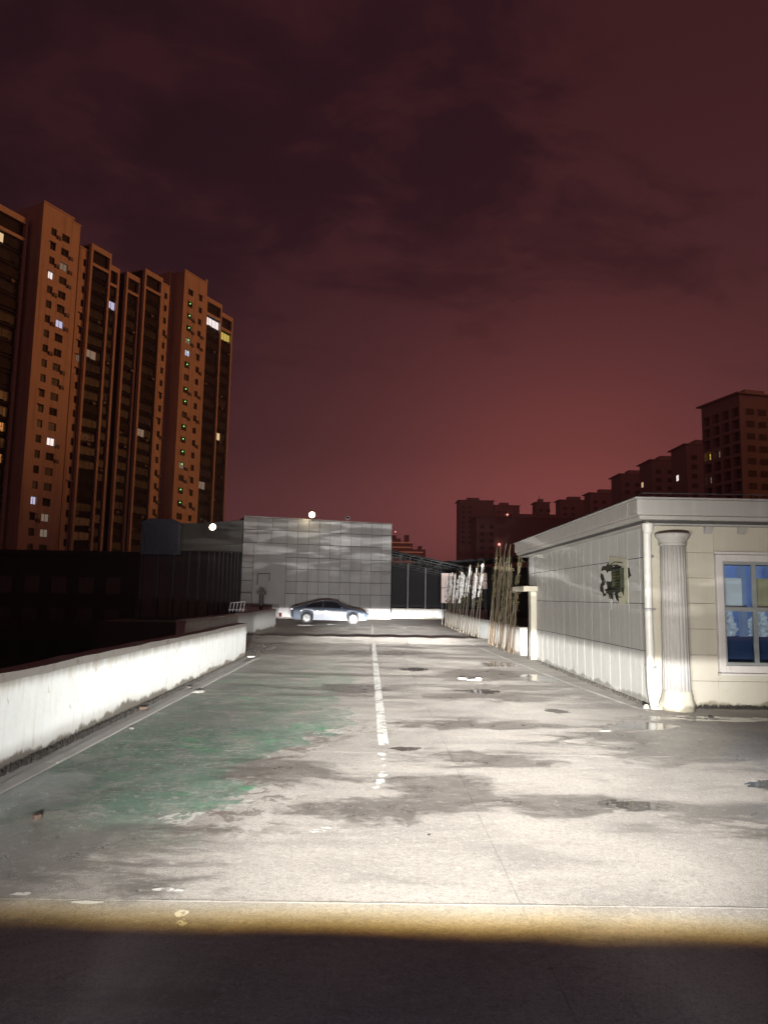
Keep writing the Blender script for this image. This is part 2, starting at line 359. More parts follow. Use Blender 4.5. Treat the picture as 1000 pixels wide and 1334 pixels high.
# ------------------------------------------------------------------ mesh helpers
class MB:
    def __init__(s): s.v = []; s.f = []; s.mi = []; s.cur = 0
    def quad(s, *p):
        i = len(s.v); s.v += [tuple(q) for q in p]; s.f.append(tuple(range(i, i+len(p)))); s.mi.append(s.cur)
    def box(s, x0, x1, y0, y1, z0, z1, M=None):
        p = [(x, y, z) for z in (z0, z1) for y in (y0, y1) for x in (x0, x1)]
        if M is not None: p = [tuple(M @ Vector(q)) for q in p]
        i = len(s.v); s.v += p
        for f in ((0, 2, 3, 1), (4, 5, 7, 6), (0, 1, 5, 4), (2, 6, 7, 3), (0, 4, 6, 2), (1, 3, 7, 5)):
            s.f.append(tuple(i+k for k in f)); s.mi.append(s.cur)
        return s
    def prism(s, poly, axis, a, b):
        """extrude a 2-D polygon along axis 'x','y' or 'z' from a to b"""
        def P(q, h): return {'x': (h, q[0], q[1]), 'y': (q[0], h, q[1]), 'z': (q[0], q[1], h)}[axis]
        i = len(s.v); n = len(poly)
        s.v += [P(q, a) for q in poly] + [P(q, b) for q in poly]
        s.f.append(tuple(range(i, i+n))); s.f.append(tuple(range(i+2*n-1, i+n-1, -1))); s.mi += [s.cur]*2
        for k in range(n):
            s.f.append((i+k, i+(k+1) % n, i+n+(k+1) % n, i+n+k)); s.mi.append(s.cur)
        return s
    def tube(s, pts, r, seg=8, cap=True):
        pts = [Vector(p) for p in pts]; rs = r if isinstance(r, (list, tuple)) else [r]*len(pts)
        rings = []
        for k, p in enumerate(pts):
            d = (pts[min(k+1, len(pts)-1)]-pts[max(k-1, 0)]).normalized()
            a = d.orthogonal().normalized() if k == 0 else (rings[-1][1]-d*rings[-1][1].dot(d)).normalized()
            b = d.cross(a); i = len(s.v)
            for q in range(seg):
                an = 2*math.pi*q/seg; s.v.append(tuple(p+(a*math.cos(an)+b*math.sin(an))*rs[k]))
            rings.append((i, a))
        for k in range(len(rings)-1):
            i, j = rings[k][0], rings[k+1][0]
            for q in range(seg):
                s.f.append((i+q, i+(q+1) % seg, j+(q+1) % seg, j+q)); s.mi.append(s.cur)
        if cap:
            i, j = rings[0][0], rings[-1][0]
            s.f.append(tuple(i+q for q in range(seg-1, -1, -1))); s.f.append(tuple(j+q for q in range(seg))); s.mi += [s.cur]*2
        return s
    def lathe(s, prof, cx, cy, seg=24, rfun=None):
        rings = []
        for r, z in prof:
            i = len(s.v)
            for q in range(seg):
                an = 2*math.pi*q/seg; rr = r if rfun is None else rfun(r, z, an)
                s.v.append((cx+rr*math.cos(an), cy+rr*math.sin(an), z))
            rings.append(i)
        for i, j in zip(rings, rings[1:]):
            for q in range(seg):
                s.f.append((i+q, i+(q+1) % seg, j+(q+1) % seg, j+q)); s.mi.append(s.cur)
        s.f.append(tuple(rings[0]+q for q in range(seg-1, -1, -1))); s.f.append(tuple(rings[-1]+q for q in range(seg))); s.mi += [s.cur]*2
        return s
    def mesh(s, name, mats, smooth=False):
        me = bpy.data.meshes.new(name); me.from_pydata(s.v, [], s.f)
        for m in (mats if isinstance(mats, (list, tuple)) else [mats]): me.materials.append(MATS[m])
        me.polygons.foreach_set('material_index', s.mi)
        bm = bmesh.new(); bm.from_mesh(me); bmesh.ops.recalc_face_normals(bm, faces=bm.faces); bm.to_mesh(me); bm.free()
        if smooth: me.polygons.foreach_set('use_smooth', [True]*len(me.polygons))
        me.update(); return me
    def build(s, name, mats, parent=None, smooth=False, loc=None):
        return link(name, s.mesh(name, mats, smooth), parent, loc)
def link(name, me, parent=None, loc=None, M=None):
    o = bpy.data.objects.new(name, me); C.objects.link(o)
    if parent is not None: o.parent = parent
    if loc is not None: o.location = loc
    if M is not None: o.matrix_local = M
    return o
def bev(o, w=0.01, seg=2):
    m = o.modifiers.new('bevel', 'BEVEL'); m.width = w; m.segments = seg; m.limit_method = 'ANGLE'; return o
def tag(o, label=None, cat=None, group=None, kind=None):
    if label: o['label'] = label
    if cat: o['category'] = cat
    if group: o['group'] = group
    if kind: o['kind'] = kind
    return o
def thing(name, label, cat, loc=(0, 0, 0), rz=0.0, group=None):
    o = bpy.data.objects.new(name, None); C.objects.link(o); o.location = loc; o.rotation_euler = (0, 0, rz)
    o.empty_display_size = 0.3
    return tag(o, label, cat, group)
def jit(a): return rnd.uniform(-a, a)

# ------------------------------------------------------------------ street level and the podium that carries the deck
b = MB(); b.box(-1500, 1500, -300, 3000, -15.5, -15.0); tag(b.build('ground', 'street'), kind='structure')
b = MB(); b.box(-3.75, 30, -12, 19.9, -15, -0.20); b.box(-5.6, 30, 19.9, 75, -15, -0.20); b.box(-18, -5.6, 47, 75, -15, -0.20)
tag(b.build('podium', 'podium'), kind='structure')

# roof deck: concrete slabs with saw-cut joints
deck = MB(); deck.box(-3.55, 20, -10, 20, -0.199, -0.035); deck.box(-5.3, 20, 20, 70, -0.199, -0.035)
deck = tag(deck.build('roof_deck', 'dark_gap'), kind='structure')
def slab(x0, x1, y0, y1):
    gx = 0.0014; bb = MB()
    bb.box(x0+gx, x1-gx, y0+gx, y1-gx, -0.14, 0.0); bb.build('concrete_slab', 'deck', deck)
ys = [-9.9, -4.0, 0.2, 4.19, 8.05, 12.0, 15.5, 19.0, 23.0, 28.55]
for a, c_ in zip(ys, ys[1:]):
    slab(-3.10, 0.85, a, c_); slab(0.85, 4.60, a, c_)
    if c_ <= 12.0: slab(4.60, 8.6, a, c_); slab(8.6, 13.0, a, c_)
slab(-5.30, -3.10, 20.0, 28.55)
ys = [29.05, 34.0, 39.0, 44.0, 50.0, 57.0]
for a, c_ in zip(ys, ys[1:]):
    slab(-5.30, -2.2, a, c_); slab(-2.2, 0.85, a, c_); slab(0.85, 4.60, a, c_)
slab(-9.8, -5.3, 44.0, 50.0); slab(-9.8, -5.3, 39.0, 44.0)
slab(4.60, 9.0, 46.0, 57.0)
# pale sealant that has been squeezed out of the nearest cross joint
bb = MB(); n = 90
pl = [(-3.0+i*0.085, 4.19+jit(0.004), 0.006+rnd.random()*0.005) for i in range(n)]
for k in range(0, n-1):
    if rnd.random() < 0.12 or (k < 22 and rnd.random() < 0.5): continue
    (xa, ya, wa), (xb, yb, wb) = pl[k], pl[k+1]; wa *= 0.35; wb *= 0.35
    bb.quad((xa, ya-wa, 0.004), (xb, yb-wb, 0.004), (xb, yb+wb, 0.004), (xa, ya+wa, 0.004))
bb.build('joint_sealant', 'gutter', deck)

# hump over the expansion joint: its headlight shadow is the dark bar in front of the car
bb = MB(); N = 60
for i in range(N):
    def sec(k):
        x = -5.28+9.85*k/N; yy = 28.8+0.05*math.sin(k*0.5)+0.04*x; h = 0.092+0.010*math.sin(k*0.9+1)+0.006*math.sin(k*2.3)
        return [(x, yy-2.60, -0.003), (x, yy-1.2, h*0.5), (x, yy-0.10, h*0.96), (x, yy, h), (x, yy+0.10, h*0.7), (x, yy+0.16, 0.0), (x, yy+0.16, -0.12), (x, yy-2.60, -0.12)]
    a, c_ = sec(i), sec(i+1)
    for q in range(8): bb.quad(a[q], a[(q+1) % 8], c_[(q+1) % 8], c_[q])
tag(bb.build('joint_hump', 'deck', smooth=False), kind='structure')

# gutters
bb = MB(); bb.box(-3.55, -3.24, -10, 20, -0.15, -0.030)
g = tag(bb.build('gutter', 'gutter'), kind='structure')
yy = -9.9
while yy < 19.9:
    L = rnd.uniform(1.9, 3.4); y2 = min(yy+L, 19.95); bb = MB()
    bb.box(-3.24+jit(0.006), -3.108, yy+0.006, y2-0.006, -0.15, 0.012+jit(0.004)); bev(bb.build('kerb_strip', 'gutter', g), 0.01, 2); yy = y2
bb = MB(); pl = [(3.55, 28.4), (3.63, 25.6), (3.74, 21.0), (3.88, 17.1), (4.02, 14.3), (4.14, 12.5), (4.22, 11.6), (4.36, 11.0), (4.65, 10.72), (5.3, 10.65)]
fine = []
for (xa, ya), (xb, yb) in zip(pl, pl[1:]):
    for k in range(14): fine.append((xa+(xb-xa)*k/14, ya+(yb-ya)*k/14))
for k in range(len(fine)-1):
    (xa, ya), (xb, yb) = fine[k], fine[k+1]; d = Vector((xb-xa, yb-ya)).normalized(); nx, ny = -d.y, d.x
    w0 = 0.030+0.012*math.sin(k*0.7)+jit(0.006) if k == 0 else w1
    w1 = 0.032+0.012*math.sin((k+1)*0.7)+jit(0.006)
    bb.quad((xa-nx*w0, ya-ny*w0, 0.005), (xb-nx*w1, yb-ny*w1, 0.005), (xb+nx*w1, yb+ny*w1, 0.005), (xa+nx*w0, ya+ny*w0, 0.005))
tag(bb.build('edge_line', 'line_paint'), kind='structure')
# painted bay line, worn away towards the camera
def dash(y0, y1, x0, x1, wid, rag):
    n = max(4, int((y1-y0)/0.07)); L, Rr = [], []
    for i in range(n+1):
        f = i/n; y = y0+(y1-y0)*f; x = x0+(x1-x0)*f
        e = rag if (i < 2 or i > n-2) else rag*0.35
        L.append((x-wid/2+jit(e), y+jit(0.012), 0.004)); Rr.append((x+wid/2+jit(e), y+jit(0.012), 0.004))
    for i in range(n): bl.quad(L[i], Rr[i], Rr[i+1], L[i+1])
bl = MB(); dash(8.42, 28.3, 0.13, -0.04, 0.125, 0.012); dash(33.0, 43.5, -0.08, -0.13, 0.12, 0.01)
tag(bl.build('bay_line', 'line_paint'), kind='structure')
bl = MB()
def flake(cx, cy, rx, ry):
    n = 11; p = []
    for i in range(n):
        a = 2*math.pi*i/n; k = rnd.uniform(0.55, 1.1); p.append((cx+rx*k*math.cos(a), cy+ry*k*math.sin(a), 0.004))
    bl.quad(*p)
for q in [(0.11, 7.95, 0.06, 0.10), (0.13, 7.72, 0.05, 0.06), (0.12, 7.45, 0.03, 0.05), (0.11, 7.1, 0.05, 0.17), (0.08, 6.8, 0.055, 0.12), (0.04, 6.62, 0.04, 0.07), (-1.0, 4.03, 0.05, 0.07), (-0.97, 3.93, 0.035, 0.05), (-1.95, 4.25, 0.07, 0.03), (-0.4, 5.4, 0.09, 0.04), (-0.33, 5.47, 0.05, 0.03), (-1.55, 4.15, 0.12, 0.03), (-1.15, 4.33, 0.10, 0.035)]: flake(*q)
tag(bl.build('paint_flakes', 'line_paint'), kind='structure')

# ------------------------------------------------------------------ parapets
def parapet(name, label, x0, x1, y0, y1, h, capmat=True, step=0.5, along='y'):
    th = thing(name, label, 'wall', ((x0+x1)/2, (y0+y1)/2, 0))
    ox, oy = (x0+x1)/2, (y0+y1)/2
    bb = MB(); bb.box(x0-ox, x1-ox, y0-oy, y1-oy, -0.15, h-0.085); bb.build('wall_body', 'parapet_render', th)
    # uneven coping
    n = max(3, int((y1-y0)/step)) if along == 'y' else max(3, int((x1-x0)/step)); bb = MB(); prev = None
    for i in range(n+1):
        dz = jit(0.012); e0 = 0.025+jit(0.008); e1 = 0.025+jit(0.008)
        if along == 'y':
            y = y0+(y1-y0)*i/n
            s_ = [(x0-e0-ox, y-oy, h-0.086+jit(0.006)), (x1+e1-ox, y-oy, h-0.086+jit(0.006)), (x1+e1-0.012-ox, y-oy, h+dz), (x0-e0+0.012-ox, y-oy, h+dz)]
        else:
            x = x0+(x1-x0)*i/n
            s_ = [(x-ox, y0-e0-oy, h-0.086+jit(0.006)), (x-ox, y1+e1-oy, h-0.086+jit(0.006)), (x-ox, y1+e1-0.012-oy, h+dz), (x-ox, y0-e0+0.012-oy, h+dz)]
        if prev:
            for q in range(4): bb.quad(prev[q], prev[(q+1) % 4], s_[(q+1) % 4], s_[q])
        else: bb.quad(*s_)
        prev = s_
    bb.quad(*prev); bb.build('coping', 'parapet_cap', th)
    return th
parapet('parapet_wall', 'long white parapet wall with a stained grey coping along the green floor bay', -3.80, -3.55, -9.8, 20.0, 0.91)
parapet('parapet_wall', 'short white parapet wall set back beyond the long one, behind the dark blue car', -5.55, -5.30, 20.2, 38.6, 0.95)
parapet('parapet_wall', 'white parapet wall with leaning bamboo stakes along it', 4.45, 4.66, 21.9, 45.6, 0.85)
parapet('parapet_wall', 'low pale parapet wall under the steel truss canopy', 1.35, 9.0, 57.2, 57.45, 0.80, along='x')

def grit(name, label, x0, x1, y0, y1, n, along='y', hi=0.03):
    bb = MB()
    for i in range(n):
        x = rnd.uniform(x0, x1); y = rnd.uniform(y0, y1)
        r = rnd.uniform(0.008, 0.035); p = [(x+r*rnd.uniform(0.5, 1.2)*math.cos(a), y+r*1.5*rnd.uniform(0.5, 1.2)*math.sin(a)) for a in (0.2, 1.5, 2.7, 3.9, 5.2)]
        z = rnd.uniform(0.006, hi); i0 = len(bb.v); bb.v += [(q[0], q[1], -0.03) for q in p]+[(x, y, z)]
        for k in range(5): bb.f.append((i0+k, i0+(k+1) % 5, i0+5)); bb.mi.append(0)
    return tag(bb.build(name, 'grit'), label, 'dirt', kind='stuff')
grit('moss_and_grit', 'black moss and grit along the foot of the long parapet', -3.55, -3.46, 2.0, 20.0, 2600)
grit('moss_and_grit', 'dark grit along the foot of the pale annex', 4.40, 4.60, 11.9, 21.0, 900)
grit('moss_and_grit', 'dark weeds and grit under the annex window', 4.9, 8.5, 11.64, 11.76, 900, hi=0.07)
grit('moss_and_grit', 'dark grit along the foot of the bamboo parapet', 4.15, 4.44, 22.0, 45.0, 1200)
grit('moss_and_grit', 'dark debris on the deck where the long parapet ends', -4.6, -3.2, 20.2, 25.0, 500, hi=0.05)

def lump(name, label, cat, x, y, rx, ry, rz, m, z=0.0, group=None):
    bb = MB(); n = 8; i0 = 0
    for lv, (k, zz) in enumerate(((1.0, 0.0), (1.05, 0.45), (0.7, 0.9))):
        for q in range(n):
            a = 2*math.pi*q/n; r = k*rnd.uniform(0.8, 1.15); bb.v.append((rx*r*math.cos(a), ry*r*math.sin(a), rz*zz*rnd.uniform(0.9, 1.1)))
    bb.v.append((0, 0, rz))
    for lv in (0, 1):
        for q in range(n): bb.f.append((lv*n+q, lv*n+(q+1) % n, (lv+1)*n+(q+1) % n, (lv+1)*n+q)); bb.mi.append(0)
    for q in range(n): bb.f.append((2*n+q, 2*n+(q+1) % n, 3*n)); bb.mi.append(0)
    bb.f.append(tuple(range(n-1, -1, -1))); bb.mi.append(0)
    o = bb.build(name, m, loc=(x, y, z)); o.rotation_euler.z = rnd.random()*3
    return tag(o, label, cat, group)
def broken_brick(x, y, z, l, wd, h, rz, m, label):
    bb = MB(); poly = [(-l/2, -wd/2), (l*0.42, -wd/2), (l/2, -wd*0.1), (l*0.38, wd*0.2), (l*0.46, wd/2), (-l/2, wd/2)]
    bb.prism(poly, 'z', 0, h); o = bb.build('brick_fragment', m, loc=(x, y, z)); o.rotation_euler.z = rz; bev(o, 0.006, 1)
    return tag(o, label, 'brick')
broken_brick(-3.40, 10.85, -0.030, 0.12, 0.075, 0.05, 0.4, 'brick_bit', 'small orange broken brick lying in the gutter of the long parapet')
broken_brick(-2.50, 5.59, 0.0, 0.055, 0.05, 0.035, 1.0, 'brick_bit', 'dark little brick lump on the bare grey floor')
lump('pebble', 'grey pebble on the green painted floor beside the gutter', 'stone', -3.02, 9.2, 0.03, 0.04, 0.025, 'stone_bit')
lump('pebble', 'pale stone on the gutter edge further along the parapet', 'stone', -3.02, 12.6, 0.05, 0.11, 0.04, 'scrap_white')
lump('pebble', 'flat stone lying in the gutter next to the moss', 'stone', -3.38, 13.4, 0.06, 0.14, 0.04, 'stone_bit', -0.03)
for i, (x, y, rx, ry) in enumerate([(1.88, 15.35, .10, .10), (2.1, 15.1, .05, .16), (2.22, 15.4, .06, .08)]):
    lump('litter_scrap', 'crumpled pale scrap of litter lying on the wet floor before the annex', 'litter', x, y, rx, ry, 0.03, 'scrap_white', group='scraps of litter on the wet floor')
lump('litter_scrap', 'thin white stick of litter on the bare floor by the fluted column', 'litter', 3.05, 9.55, 0.07, 0.012, 0.01, 'scrap_white')
lump('litter_scrap', 'dark soggy leaf litter in the wet strip below the window', 'litter', 5.05, 10.85, 0.05, 0.04, 0.02, 'grit')
lump('litter_scrap', 'tiny dark chip on the open floor left of the puddles', 'litter', 0.42, 5.35, 0.012, 0.012, 0.008, 'grit')
lump('litter_scrap', 'pale scrap of paper lying in front of the parked blue car', 'litter', -2.6, 42.8, 0.20, 0.30, 0.05, 'scrap_white')
lump('litter_scrap', 'white plastic bag lying left of the parked blue car', 'litter', -3.9, 40.6, 0.25, 0.5, 0.07, 'scrap_white')

# ------------------------------------------------------------------ annex with column and window
AX, AY = 4.60, 11.80        # corner of the annex
ann = thing('annex_building', 'low pale annex with a fluted column, white downpipe and window', 'building', (AX, AY, 0))
def A(bb, name, m, parent=None, smooth=False):        # builds at world coordinates, stored relative to the annex corner
    bb.v = [(x-AX, y-AY, z) for x, y, z in bb.v]
    return bb.build(name, m, parent or ann, smooth)
WX0, WX1, WZ0, WZ1 = 5.76, 6.84, 0.74, 2.33
bb = MB()
bb.box(4.607, 4.85, 11.84, 21.5, 0, 2.98)                       # side wall core
bb.box(4.85, WX0, 11.84, 12.05, 0, 2.98); bb.box(WX1, 13.0, 11.84, 12.05, 0, 2.98)
bb.box(WX0, WX1, 11.84, 12.05, 0, WZ0); bb.box(WX0, WX1, 11.84, 12.05, WZ1, 2.98)
bb.box(4.85, 13.0, 21.3, 21.5, 0, 2.98); bb.box(12.8, 13.0, 12.05, 21.3, 0, 2.98)
A(bb, 'wall_core', 'dark_gap')
bb = MB(); bb.box(4.40, 13.2, 11.6, 21.6, 2.985, 3.22); A(bb, 'roof_slab', 'podium')
# side panels, 4 rows, joints open by 6 mm
zr = [0.0, 0.86, 1.66, 2.45, 2.98]; yp = [11.8+0.56*i for i in range(17)]+[21.3]
for a, c_ in zip(zr, zr[1:]):
    for y0, y1 in zip(yp, yp[1:]):
        bb = MB(); off = jit(0.0006)
        bb.box(4.60+off, 4.606, y0+0.006, y1-0.006, a+0.006, c_-0.006); A(bb, 'side_panel', 'annex_side')
# front courses
zs = [0.0, 0.42, 0.84, 1.26, 1.68, 2.10, 2.52, 2.98]
for i, (a, c_) in enumerate(zip(zs, zs[1:])):
    for x0, x1 in ((4.60, 5.64), (6.96, 9.4), (9.4, 13.0)):
        bb = MB(); bb.box(x0+0.002, x1-0.002, 11.800+jit(0.002), 11.839, a+0.003, c_-0.003); A(bb, 'front_course', 'annex_front')
    lo, hi = max(a, 0), min(c_, 2.98)
    if hi <= 0.60 or lo >= 2.45:
        bb = MB(); bb.box(5.642, 6.958, 11.80+jit(0.002), 11.839, lo+0.003, hi-0.003); A(bb, 'front_course', 'annex_front')
bb = MB(); bb.box(5.642, 6.958, 11.801, 11.839, 0.423, 0.56); bb.box(5.642, 6.958, 11.801, 11.839, 2.50, 2.517); A(bb, 'front_infill', 'annex_front')
bb = MB(); bb.box(4.575, 4.70, 11.775, 11.799, 0.0, 2.96); bb.box(4.575, 4.599, 11.80, 11.90, 0, 2.96); A(bb, 'corner_board', 'annex_front')
# cornice: stepped fascia round two sides
for nm, (z0, z1, e) in {'cornice_step': (2.96, 3.03, 0.16), 'soffit_board': (3.032, 3.10, 0.30), 'fascia': (3.102, 3.36, 0.355), 'roof_edge': (3.362, 3.395, 0.39)}.items():
    bb = MB(); bb.box(4.60-e, 13.2, 11.8-e, 11.9, z0, z1); bev(A(bb, nm, 'annex_trim'), 0.012, 2)
    bb = MB(); bb.box(4.60-e, 4.70, 11.902, 21.7, z0, z1); bev(A(bb, nm, 'annex_trim'), 0.012, 2)
for x in (5.55, 6.12, 7.0):
    bb = MB(); bb.prism([(11.798, 2.955), (11.70, 2.955), (11.72, 2.92), (11.798, 2.84)], 'x', x-0.07, x+0.07); A(bb, 'corbel', 'annex_trim')
# lightning conductor rod on stand-offs round the roof edge
bb = MB(); bb.tube([(4.45, 21.5, 3.50), (4.45, 15, 3.51), (4.45, 11.72, 3.50), (7, 11.72, 3.505), (13, 11.72, 3.50)], 0.007, 6)
for y in (20.5, 18.5, 16.5, 14.5, 12.5): bb.tube([(4.45, y, 3.39), (4.45, y, 3.51)], 0.006, 5)
for x in (4.9, 6.3, 8.0): bb.tube([(x, 11.72, 3.39), (x, 11.72, 3.51)], 0.006, 5)
A(bb, 'lightning_rod', 'steel_dark')
# fluted column
CX, CY = 4.83, 11.50
bb = MB(); nfl = 20
def fl(r, z, a): return r*(1-0.075*max(0.0, math.cos(a*nfl))**0.6 if math.cos(a*nfl) > 0 else 1.0)
bb.lathe([(0.215, 0.30), (0.205, 0.9), (0.20, 1.6), (0.193, 2.2), (0.19, 2.60)], CX, CY, 160, fl); col = A(bb, 'column', 'annex_trim', smooth=True)
def sub(bb, name, m, parent, smooth=True):
    bb.v = [(x-AX, y-AY, z) for x, y, z in bb.v]; o = bb.build(name, m, parent, smooth); return o
bb = MB(); bb.lathe([(0.19, 2.60), (0.215, 2.61), (0.215, 2.635), (0.195, 2.645), (0.205, 2.66), (0.24, 2.72), (0.265, 2.745), (0.27, 2.78), (0.265, 2.80)], CX, CY, 48); sub(bb, 'capital', 'annex_trim', col)
bb = MB(); bb.lathe([(0.265, 0.0), (0.268, 0.09), (0.258, 0.13), (0.240, 0.17), (0.236, 0.22), (0.222, 0.27), (0.216, 0.31)], CX, CY, 40, lambda r, z, a: r*(1+0.03*math.sin(a*3+z*9)+0.02*math.sin(a*7+2))); sub(bb, 'column_base', 'annex_front', col)
# downpipe
bb = MB(); bb.tube([(4.50, 11.58, 2.98), (4.46, 11.60, 2.90), (4.46, 11.62, 2.78), (4.46, 11.64, 1.6), (4.475, 11.65, 0.3), (4.49, 11.62, 0.10), (4.50, 11.56, 0.045)], [0.06, 0.062, 0.062, 0.062, 0.062, 0.062, 0.07], 16)
pipe = A(bb, 'downpipe', 'pipe_white', smooth=True)
bb = MB(); bb.lathe([(0.062, 2.80), (0.085, 2.86), (0.095, 2.95), (0.095, 2.975)], 4.47, 11.60, 20); sub(bb, 'pipe_hopper', 'pipe_white', pipe)
for z in (0.62, 1.55, 2.42):
    bb = MB(); bb.lathe([(0.064, z), (0.070, z+0.005), (0.070, z+0.035), (0.064, z+0.04)], 4.463, 11.64, 20); bb.box(4.50, 4.598, 11.70, 11.73, z+0.005, z+0.03); sub(bb, 'pipe_bracket', 'steel_grey', pipe)
bb = MB()
for k in range(26):
    a = rnd.uniform(0, 6.28); r = rnd.uniform(0.0, 0.14); s_ = rnd.uniform(0.015, 0.05)
    bb.lathe([(s_, 0.0), (s_*0.9, s_*0.8), (s_*0.4, s_*1.3)], 4.50+r*math.cos(a), 11.58+r*math.sin(a), 6)
sub(bb, 'pipe_mortar', 'annex_front', pipe, False)
# window
win = None
def frame(x0, x1, z0, z1, wd, y0, y1):
    bb = MB(); bb.box(x0, x0+wd, y0, y1, z0, z1); bb.box(x1-wd, x1, y0, y1, z0, z1)
    bb.box(x0+wd, x1-wd, y0, y1, z0, z0+wd); bb.box(x0+wd, x1-wd, y0, y1, z1-wd, z1); return bb
win = A(frame(5.645, 6.955, 0.565, 2.495, 0.115, 11.735, 11.90), 'window', 'window_paint'); bev(win, 0.012, 2)
bb = MB(); bb.box(5.60, 7.0, 11.70, 11.734, 2.50, 2.54); sub(bb, 'head_moulding', 'window_paint', win, False)
bb = MB(); bb.box(5.61, 6.99, 11.66, 11.734, 0.53, 0.562); sub(bb, 'sill', 'window_paint', win, False)
bb = frame(5.762, 6.838, 0.682, 2.378, 0.045, 11.80, 11.85); bb.box(6.27, 6.33, 11.795, 11.855, 0.727, 2.333); bb.box(5.807, 6.27, 11.797, 11.853, 1.56, 1.63); bb.box(6.33, 6.793, 11.797, 11.853, 1.56, 1.63)
sub(bb, 'sash', 'sash', win, False)
for x0, x1 in ((5.807, 6.27), (6.33, 6.793)):
    for z0, z1 in ((0.727, 1.56), (1.63, 2.333)):
        bb = MB(); bb.box(x0, x1, 11.822, 11.828, z0, z1); sub(bb, 'pane', 'pane_glass', win, False)
# the room behind it
room = thing('window_room', 'blue lit room seen through the annex window', 'room', (7.0, 13.2, 0))
bb = MB()
for q in (((4.9, 12.06), (4.9, 14.9)), ((4.9, 14.9), (9.0, 14.9)), ((9.0, 14.9), (9.0, 12.06))):
    (xa, ya), (xb, yb) = q; bb.quad((xa-7, ya-13.2, 0.02), (xb-7, yb-13.2, 0.02), (xb-7, yb-13.2, 2.9), (xa-7, ya-13.2, 2.9))
bb.quad((-2.1, -1.14, 0.02), (2, -1.14, 0.02), (2, 1.7, 0.02), (-2.1, 1.7, 0.02)); bb.quad((-2.1, -1.14, 2.9), (2, -1.14, 2.9), (2, 1.7, 2.9), (-2.1, 1.7, 2.9))
bb.build('room_lining', 'room_wall', room)
bb = MB(); bb.box(-0.8, 0.4, 0.1, 0.25, 2.82, 2.89); bb.build('room_lamp', 'room_lamp', room)
bb = MB(); bb.box(5.95, 6.24, 12.10, 12.115, 1.62, 2.12); tag(bb.build('white_board', 'paper_white'), 'white board hanging behind the upper left window pane', 'board')
bb = MB(); bb.box(6.42, 6.80, 12.10, 12.115, 1.62, 2.12); tag(bb.build('ochre_board', 'paper_ochre'), 'ochre board hanging behind the upper right window pane', 'board')
bb = MB(); bb.box(5.7, 7.0, 12.35, 12.75, 0.02, 1.12); tag(bb.build('cabinet', 'room_dark'), 'dark blue cabinet standing behind the lower window panes', 'cabinet')
def bundle(cx, wd, ht, label):
    bb = MB(); N1, N2 = 30, 26
    def pt(ii, jj):
        a = (jj % N1)/N1*2*math.pi; h = ii/N2
        k = 1+0.16*math.sin(a*5+h*9)+0.13*math.sin(a*9-h*21+1)+0.10*math.sin(a*3+h*33)
        rx = wd*(0.62+0.38*math.sin(math.pi*min(1, 0.25+h*0.85)))*k*(1-0.55*max(0, h-0.7)/0.3)
        return (rx*math.cos(a)+0.02*math.sin(h*9), 0.11*math.sin(a)*k, ht*h*(1+0.04*math.sin(a*4)))
    for i in range(N2):
        for j in range(N1): bb.quad(pt(i, j), pt(i, j+1), pt(i+1, j+1), pt(i+1, j))
    tag(bb.build('plastic_bundle', 'plastic_wrap', loc=(cx, 12.50, 1.122)), label, 'bundle')
bundle(6.10, 0.19, 0.52, 'crumpled clear plastic bundle on the cabinet behind the lower left pane')
bundle(6.72, 0.17, 0.44, 'crumpled clear plastic bundle on the cabinet behind the lower right pane')
cur = thing('window_curtain', 'pale blue gathered curtain hanging inside the window beside the white board', 'curtain', (6.0, 12.2, 0))
for x0, x1 in ((-0.24, -0.10), (0.22, 0.36)):
    bb = MB(); n = 28
    for k in range(n):
        xa, xb = x0+(x1-x0)*k/n, x0+(x1-x0)*(k+1)/n; ya, yb = 0.02*math.sin(k*1.5), 0.02*math.sin((k+1)*1.5)
        bb.quad((xa, ya, 1.13), (xb, yb, 1.13), (xb, yb, 2.6), (xa, ya, 2.6))
    bb.build('curtain_panel', 'room_wall', cur)
bb = MB(); bb.tube([(-0.3, 0, 2.62), (0.9, 0, 2.62)], 0.012, 6); bb.build('curtain_rod', 'steel_grey', cur)

# broken hole with an old fan in the side wall (lies on the side wall, x = 4.6)
fan = thing('broken_wall_fan', 'broken exhaust fan with torn panels over a dark hole in the annex side wall', 'fan', (4.60, 13.7, 2.1))
bb = MB(); p = []
for i in range(34):
    a = 2*math.pi*i/34; r = rnd.uniform(0.70, 1.2); p.append((0.92*r*math.cos(a)+0.05, 0.36*r*math.sin(a)-0.02))
bb.prism(p, 'x', -0.010, -0.004); bb.build('hole_shade', 'hole_fan_dark', fan)  # dark sheet standing in for the shade inside the wall hole
bb = MB(); bb.prism([(-0.80, -0.45), (-0.78, 0.36), (-0.30, 0.42), (0.20, 0.46), (0.25, 0.30), (-0.45, 0.26), (-0.62, -0.05), (-0.55, -0.40)], 'x', -0.020, -0.012); bb.build('cream_sheet', 'torn_cream', fan)
def shard(pts, d, tilt, m='annex_side'):
    bb = MB(); cy_ = sum(q[0] for q in pts)/len(pts); cz_ = sum(q[1] for q in pts)/len(pts)
    bb.prism([(q[0]-cy_, q[1]-cz_) for q in pts], 'x', -0.004, 0.004); o = bb.build('torn_panel', m, fan, loc=(-d, cy_, cz_)); o.rotation_euler = (0, tilt*0.6, tilt); o.scale = (1, 0.82, 0.82)
shard([(0.62, 0.20), (0.30, 0.22), (0.12, 0.02), (0.32, -0.02), (0.40, 0.10)], 0.07, 0.12)
shard([(0.52, -0.02), (0.30, 0.06), (0.22, -0.12), (0.42, -0.10)], 0.05, -0.10)
